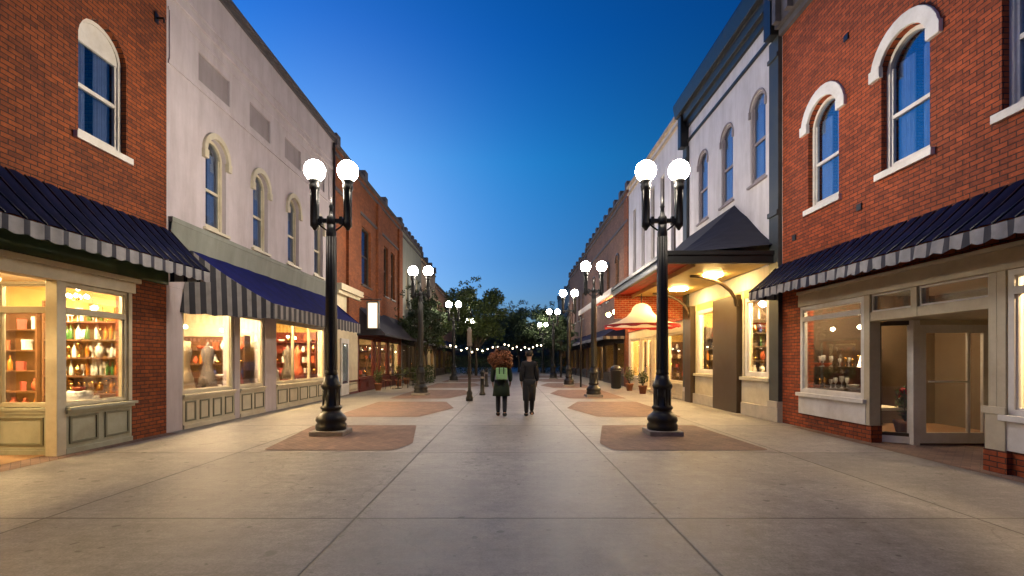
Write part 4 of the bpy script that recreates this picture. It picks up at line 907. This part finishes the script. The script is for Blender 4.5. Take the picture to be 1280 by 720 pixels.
# ------------------------------------------------------------------ trees
def tree(x, y, h, cr, label, trunk_h, mat='leaf', n=9000, size=.16, group='trees at the end of the street', sq=.75, name='broadleaf_tree'):
    r = thing(name, label, 'tree', (x, y, 0), group); tm = MB(); cm = MB(); th = trunk_h
    tm.tube([(x, y, 0), (x+.05, y, th*.5), (x-.03, y+.05, th)], [.05*h/3, .035*h/3, .028*h/3], 10)
    cz = th+(h-th)*.5; clumps = []
    for i in range(34):
        d = Vector((random.gauss(0, 1), random.gauss(0, 1), random.gauss(0, 1))).normalized()*random.random()**.45
        p = Vector((x+d.x*cr*.85, y+d.y*cr*.85, cz+d.z*(h-th)*.46)); clumps.append((p, cr*random.uniform(.16, .36)))
        if i < 14: tm.tube([(x-.03, y+.05, th*random.uniform(.75, 1)), ((x+p.x)/2, (y+p.y)/2, (th+p.z)/2+.2), tuple(p)], [.018*h/3, .012*h/3, .004*h/3], 6)
    tot = sum(c[1]**2 for c in clumps)
    for p, rr in clumps: leaves(cm, p, rr, int(n*rr*rr/tot), size, sq)
    for _ in range(60): d = Vector((random.gauss(0, 1), random.gauss(0, 1), random.gauss(.3, 1))).normalized(); leaves(cm, (x+d.x*cr*1.08, y+d.y*cr, cz+d.z*(h-th)*.55), cr*.09, 14, size*.8)
    part('trunk', tm, 'bark', r); part('crown', cm, mat, r); return r
tree(-3.3, 46, 9.0, 3.0, 'broad green tree left of centre at the end of the street', 2.6)
tree(-6.0, 38, 5.6, 1.6, 'small tree beside the far left lamp glow', 2.2, 'leaf', 4000, .1)
tree(-5.6, 29.3, 6.0, 1.3, 'slim dark street tree in front of the grey building on the left', 2.3, 'leafd', 5000, .09)
tree(-5.9, 33.5, 5.8, 1.4, 'second slim street tree in front of the grey building on the left', 2.2, 'leafd', 4500, .1)
tree(1.0, 58, 8.2, 3.4, 'dark tree right of centre behind the walking couple', 2.6, 'leafd')
tree(4.6, 54, 7.6, 3.0, 'dark tree beside the far end of the right row', 2.4, 'leafd')
tree(-8.0, 62, 9, 3.6, 'tree behind the far end of the left row', 2.8, 'leafd')
tree(-1.2, 72, 9.5, 4.2, 'tall tree farthest back in the middle', 3, 'leafd'); tree(6.5, 74, 9.5, 4.2, 'tall tree farthest back on the right', 3, 'leafd'); tree(-6, 80, 10, 4.5, 'tall tree farthest back on the left', 3, 'leafd')
tree(4.3, 41, 5.2, 1.3, 'small dark street tree on the right between the far lamps', 2.2, 'leafd', 4000, .1)
def hedge(x0, x1, y, h, lb):
    m = MB()
    for i in range(int((x1-x0)*420)): leaves(m, (random.uniform(x0, x1), y+random.gauss(0, .3), random.uniform(.05, h)), .15, 1, .1)
    solo('hedge', m, 'hedge', ((x0+x1)/2, y, 0), lb, 'hedge')
hedge(-7, -1.6, 52, 1.9, 'long hedge under the trees at the end of the street, left'); hedge(1.8, 6.6, 56, 1.9, 'hedge under the trees at the end of the street, right'); hedge(-9, 9, 84, 4, 'tall hedge closing the far end of the street')
hedge(-6.4, -5.0, 31.2, 1.1, 'low clipped hedge by the street trees on the left')
# string lights
def string(x0, y0, x1, y1, z, n, lb):
    r = thing('string_lights', lb, 'string lights', ((x0+x1)/2, (y0+y1)/2, z)); pts = []
    for i in range(n+1):
        t = i/n; pts.append(Vector((x0+(x1-x0)*t, y0+(y1-y0)*t, z-.45*(1-(2*t-1)**2)+.15*math.sin(i*2.7))))
    m = MB(); m.tube(pts, .01, 4); part('wire', m, 'black', r)
    for p in pts: m = MB(); m.sphere(p-Vector((0, 0, .07)), .06, 8, 6); part('bulb', m, 'bulb', r)
string(-5.5, 44, -1.2, 46, 2.9, 9, 'warm string lights hung under the broad green tree'); string(-.6, 50, 3.2, 50, 3.2, 9, 'warm string lights hung under the dark trees right of centre')
# farther lit shops closing the street
FB = Frame((0, 100, 0), (1, 0, 0), (0, 1, 0))
far_building('brick_building', 'dim building facing down the street behind the farthest trees', FB, -22, 22, 6.5, 'brick_b', [(x, 1) for x in range(-18, 19, 4)], (3.8, 5.4), 'brown', 9, None, 'gold', None)

# ------------------------------------------------------------------ people
def skin_body(name, joints, edges, mat, parent, sub=2, root=0):
    me = bpy.data.meshes.new(name); off = rootloc(parent)
    me.from_pydata([Vector(j[:3])-off for j in joints], edges, []); o = bpy.data.objects.new(name, me); col.objects.link(o)
    s = o.modifiers.new('skin', 'SKIN'); s.use_smooth_shade = True; u = o.modifiers.new('sub', 'SUBSURF'); u.levels = u.render_levels = sub
    for i, j in enumerate(joints):
        sv = me.skin_vertices[0].data[i]; sv.radius = (j[3], j[4] if len(j) > 4 else j[3]); sv.use_root = (i == root)
    bpy.context.view_layer.update(); dg = bpy.context.evaluated_depsgraph_get()
    m2 = bpy.data.meshes.new_from_object(o.evaluated_get(dg)); bpy.data.objects.remove(o)
    for p in m2.polygons: p.use_smooth = True
    m2.materials.clear(); m2.materials.append(M[mat]); r = bpy.data.objects.new(name, m2); col.objects.link(r); r.parent = parent; return r
def walker(x, y, h, label, top, legs, hair, stride=1, skirt=False, wd=1.0):
    """figure seen from behind, walking towards +Y"""
    k = h/1.75; P = thing('person', label, 'person', (x, y, 0))
    def J(dx, dy, z, r, r2=None): return (x+dx*k*wd, y+dy*k, z*k, r*k, (r2 or r)*k)
    s = stride
    hipL, hipR = (-.085, 0, .90), (.085, 0, .90)
    joints = [J(0, 0, .95, .13, .10), J(0, .01, 1.12, .115, .09), J(0, .0, 1.3, .14, .10), J(0, 0, 1.43, .10, .075), J(0, .0, 1.50, .05), J(0, .02, 1.58, .075, .085), J(0, .03, 1.68, .075, .085),
        J(*hipL, .085), J(-.09, .12*s, .50, .055), J(-.09, .06*s, .28, .052), J(-.09, .02*s+.05*(s > 0), .08, .035), J(-.095, .17+.03*s, .035, .032),
        J(*hipR, .085), J(.09, .02*s, .50, .055), J(.09, -.12*s, .28, .05), J(.09, -.24*s, .11, .035), J(.095, -.12*s, .04, .032),
        J(-.17, 0, 1.40, .055), J(-.235, -.05, 1.14, .043), J(-.24, .04, .92, .03), J(-.235, .07, .85, .026),
        J(.17, 0, 1.40, .055), J(.235, .0, 1.14, .043), J(.24, .1, .93, .03), J(.235, .14, .86, .026)]
    E = [(0, 1), (1, 2), (2, 3), (3, 4), (4, 5), (5, 6), (0, 7), (7, 8), (8, 9), (9, 10), (10, 11), (0, 12), (12, 13), (13, 14), (14, 15), (15, 16), (3, 17), (17, 18), (18, 19), (19, 20), (3, 21), (21, 22), (22, 23), (23, 24)]
    # fingers and thumbs rooted in the palms
    for hb, sx, yy in ((20, -1, .07), (24, 1, .14)):
        bx, bz = sx*.235, (.85 if sx < 0 else .86)
        for f, (dy, L) in enumerate(((-.027, .06), (-.009, .075), (.009, .08), (.027, .07))):
            n0 = len(joints); joints.append(J(bx, yy+dy, bz-.045, .0095)); joints.append(J(bx-sx*.012, yy+dy+.004, bz-.045-L*.5, .009)); joints.append(J(bx-sx*.03, yy+dy+.006, bz-.045-L, .0075)); E += [(hb, n0), (n0, n0+1), (n0+1, n0+2)]
        n0 = len(joints); joints.append(J(bx-sx*.015, yy+.045, bz-.02, .011)); joints.append(J(bx-sx*.02, yy+.06, bz-.06, .009)); E += [(hb, n0), (n0, n0+1)]
    skin_body('body', joints, E, 'skin', P)
    j2 = [list(q) for q in joints[:25]]
    def grow(idx, e): return [tuple(j2[i][:3])+(j2[i][3]+e*k, j2[i][4]+e*k) for i in idx]
    low = J(0, 0, .80, .15, .13)
    idx = [0, 1, 2, 3, 17, 18, 19, 21, 22, 23]; jj = grow(idx, .028)+[low]
    hi = J(0, 0, .62, .17, .15) if skirt == 'coat' else None
    ee = [(0, 1), (1, 2), (2, 3), (3, 4), (4, 5), (5, 6), (3, 7), (7, 8), (8, 9), (0, 10)]
    if hi: jj.append(hi); ee.append((10, 11))
    jj.append(J(0, -.005, 1.5, .078)); ee.append((3, len(jj)-1))
    skin_body('jacket', jj, ee, top, P)
    if skirt:
        m = MB(); m.lathe((x, y, 0), [(.23*k, .55*k), (.21*k, .75*k), (.18*k, .98*k)] if skirt == 'skirt' else [(.155*k, .42*k), (.17*k, .7*k), (.165*k, 1.0*k)], 24)
        for i, v in enumerate(m.v): v.x += .012*math.sin(i*1.9); v.y += .01*math.cos(i*2.3)
        for v in m.v: v.y = y+(v.y-y)*.75
        part('skirt' if skirt == 'skirt' else 'coat_tail', m, top, P)
    idx = [0, 7, 8, 9, 10, 12, 13, 14, 15]; jj = grow(idx, .018)
    skin_body('trousers', jj, [(0, 1), (1, 2), (2, 3), (3, 4), (0, 5), (5, 6), (6, 7), (7, 8)], legs, P)
    for (a, b) in ((10, 11), (15, 16)):
        A = Vector(joints[a][:3]); Bv = Vector(joints[b][:3]); A.z = max(A.z-.02, .045)
        skin_body('shoe', [tuple(A+Vector((0, -.03, .01)))+(.068, .066), tuple((A+Bv)/2)+(.066, .055), tuple(Bv+Vector((0, .03, 0)))+(.058, .045)], [(0, 1), (1, 2)], 'shoe', P)
    # face
    hc = Vector((x, y+.03*k, 1.64*k)); m = MB(); m.tube([hc+Vector((0, .075, .02))*k, hc+Vector((0, .115, -.02))*k, hc+Vector((0, .085, -.03))*k], [.01*k, .016*k, .01*k], 8); part('nose', m, 'skin', P)
    for q in (-1, 1): m = MB(); m.sphere(hc+Vector((q*.032, .082, .02))*k, .011*k, 8, 6); part('eye', m, 'clear', P); m = MB(); m.sphere(hc+Vector((q*.08, .0, .0))*k, .022*k, 8, 6, 1.4); part('ear', m, 'skin', P)
    m = MB(); m.tube([hc+Vector((-.022, .083, -.055))*k, hc+Vector((0, .092, -.055))*k, hc+Vector((.022, .083, -.055))*k], .006*k, 6); part('mouth', m, 'red', P)
    if hair == 'big':
        m = MB(); c0 = Vector((x, y-.05, 1.60*k))
        m.sphere(c0, .2, 20, 14); m.sphere(c0+Vector((-.1, 0, -.1)), .17, 16, 10); m.sphere(c0+Vector((.09, .0, -.12)), .16, 16, 10)
        for _ in range(420):
            d = Vector((random.gauss(0, 1), random.gauss(0, 1), random.gauss(0, 1))).normalized()
            if d.y > .45 and d.z < .5: continue
            w_ = 1+.12*math.sin(5*d.x+3*d.z)-.12*max(0, d.z); p = c0+Vector((d.x*.30*w_, d.y*.24, d.z*.26*w_-.03)); m.sphere(p, random.uniform(.02, .06), 7, 5)
        part('hair', m, 'hair', P)
        m = MB(); m.sphere(c0+Vector((.01, .02, .2)), .17, 18, 10, .55); m.lathe(c0+Vector((.01, .02, .17)), [(.18, 0), (.185, .03), (.175, .05)], 20); part('knit_cap', m, 'coat', P)
    else:
        m = MB(); m.sphere(hc+Vector((0, -.02, .035))*k, .098*k, 16, 10, 1.12)
        part('hair', m, 'hairb', P)
    return P
walker(-.24, 12.8, 1.72, 'person with a huge round mass of curly auburn hair walking away in dark clothes', 'jacket', 'trous', 'big', 1, 'skirt')
walker(.50, 12.75, 1.75, 'person in a long black coat walking away on the right of the couple', 'coat', 'coat', 'short', -1.3, 'coat', .86)
bgp = thing('backpack', 'pale green striped backpack on the person with curly hair', 'backpack', (-.22, 12.62, 1.0))
m = MB(); m.box(FW, -.38, -.08, .98, 1.3, 12.52, 12.66); part('body', m, 'bag', bgp, .03)
m = MB(); m.box(FW, -.34, -.12, 1.0, 1.13, 12.49, 12.519); part('pocket', m, 'bag', bgp, .01)
m = MB(); m.box(FW, -.30, -.275, .99, 1.31, 12.512, 12.517); m.box(FW, -.185, -.16, .99, 1.31, 12.512, 12.517); part('strap', m, 'jacket', bgp)
sc.cycles.max_bounces = 8; sc.cycles.transparent_max_bounces = 12; sc.cycles.caustics_reflective = False; sc.cycles.caustics_refractive = False
sc.cycles.sample_clamp_indirect = 4
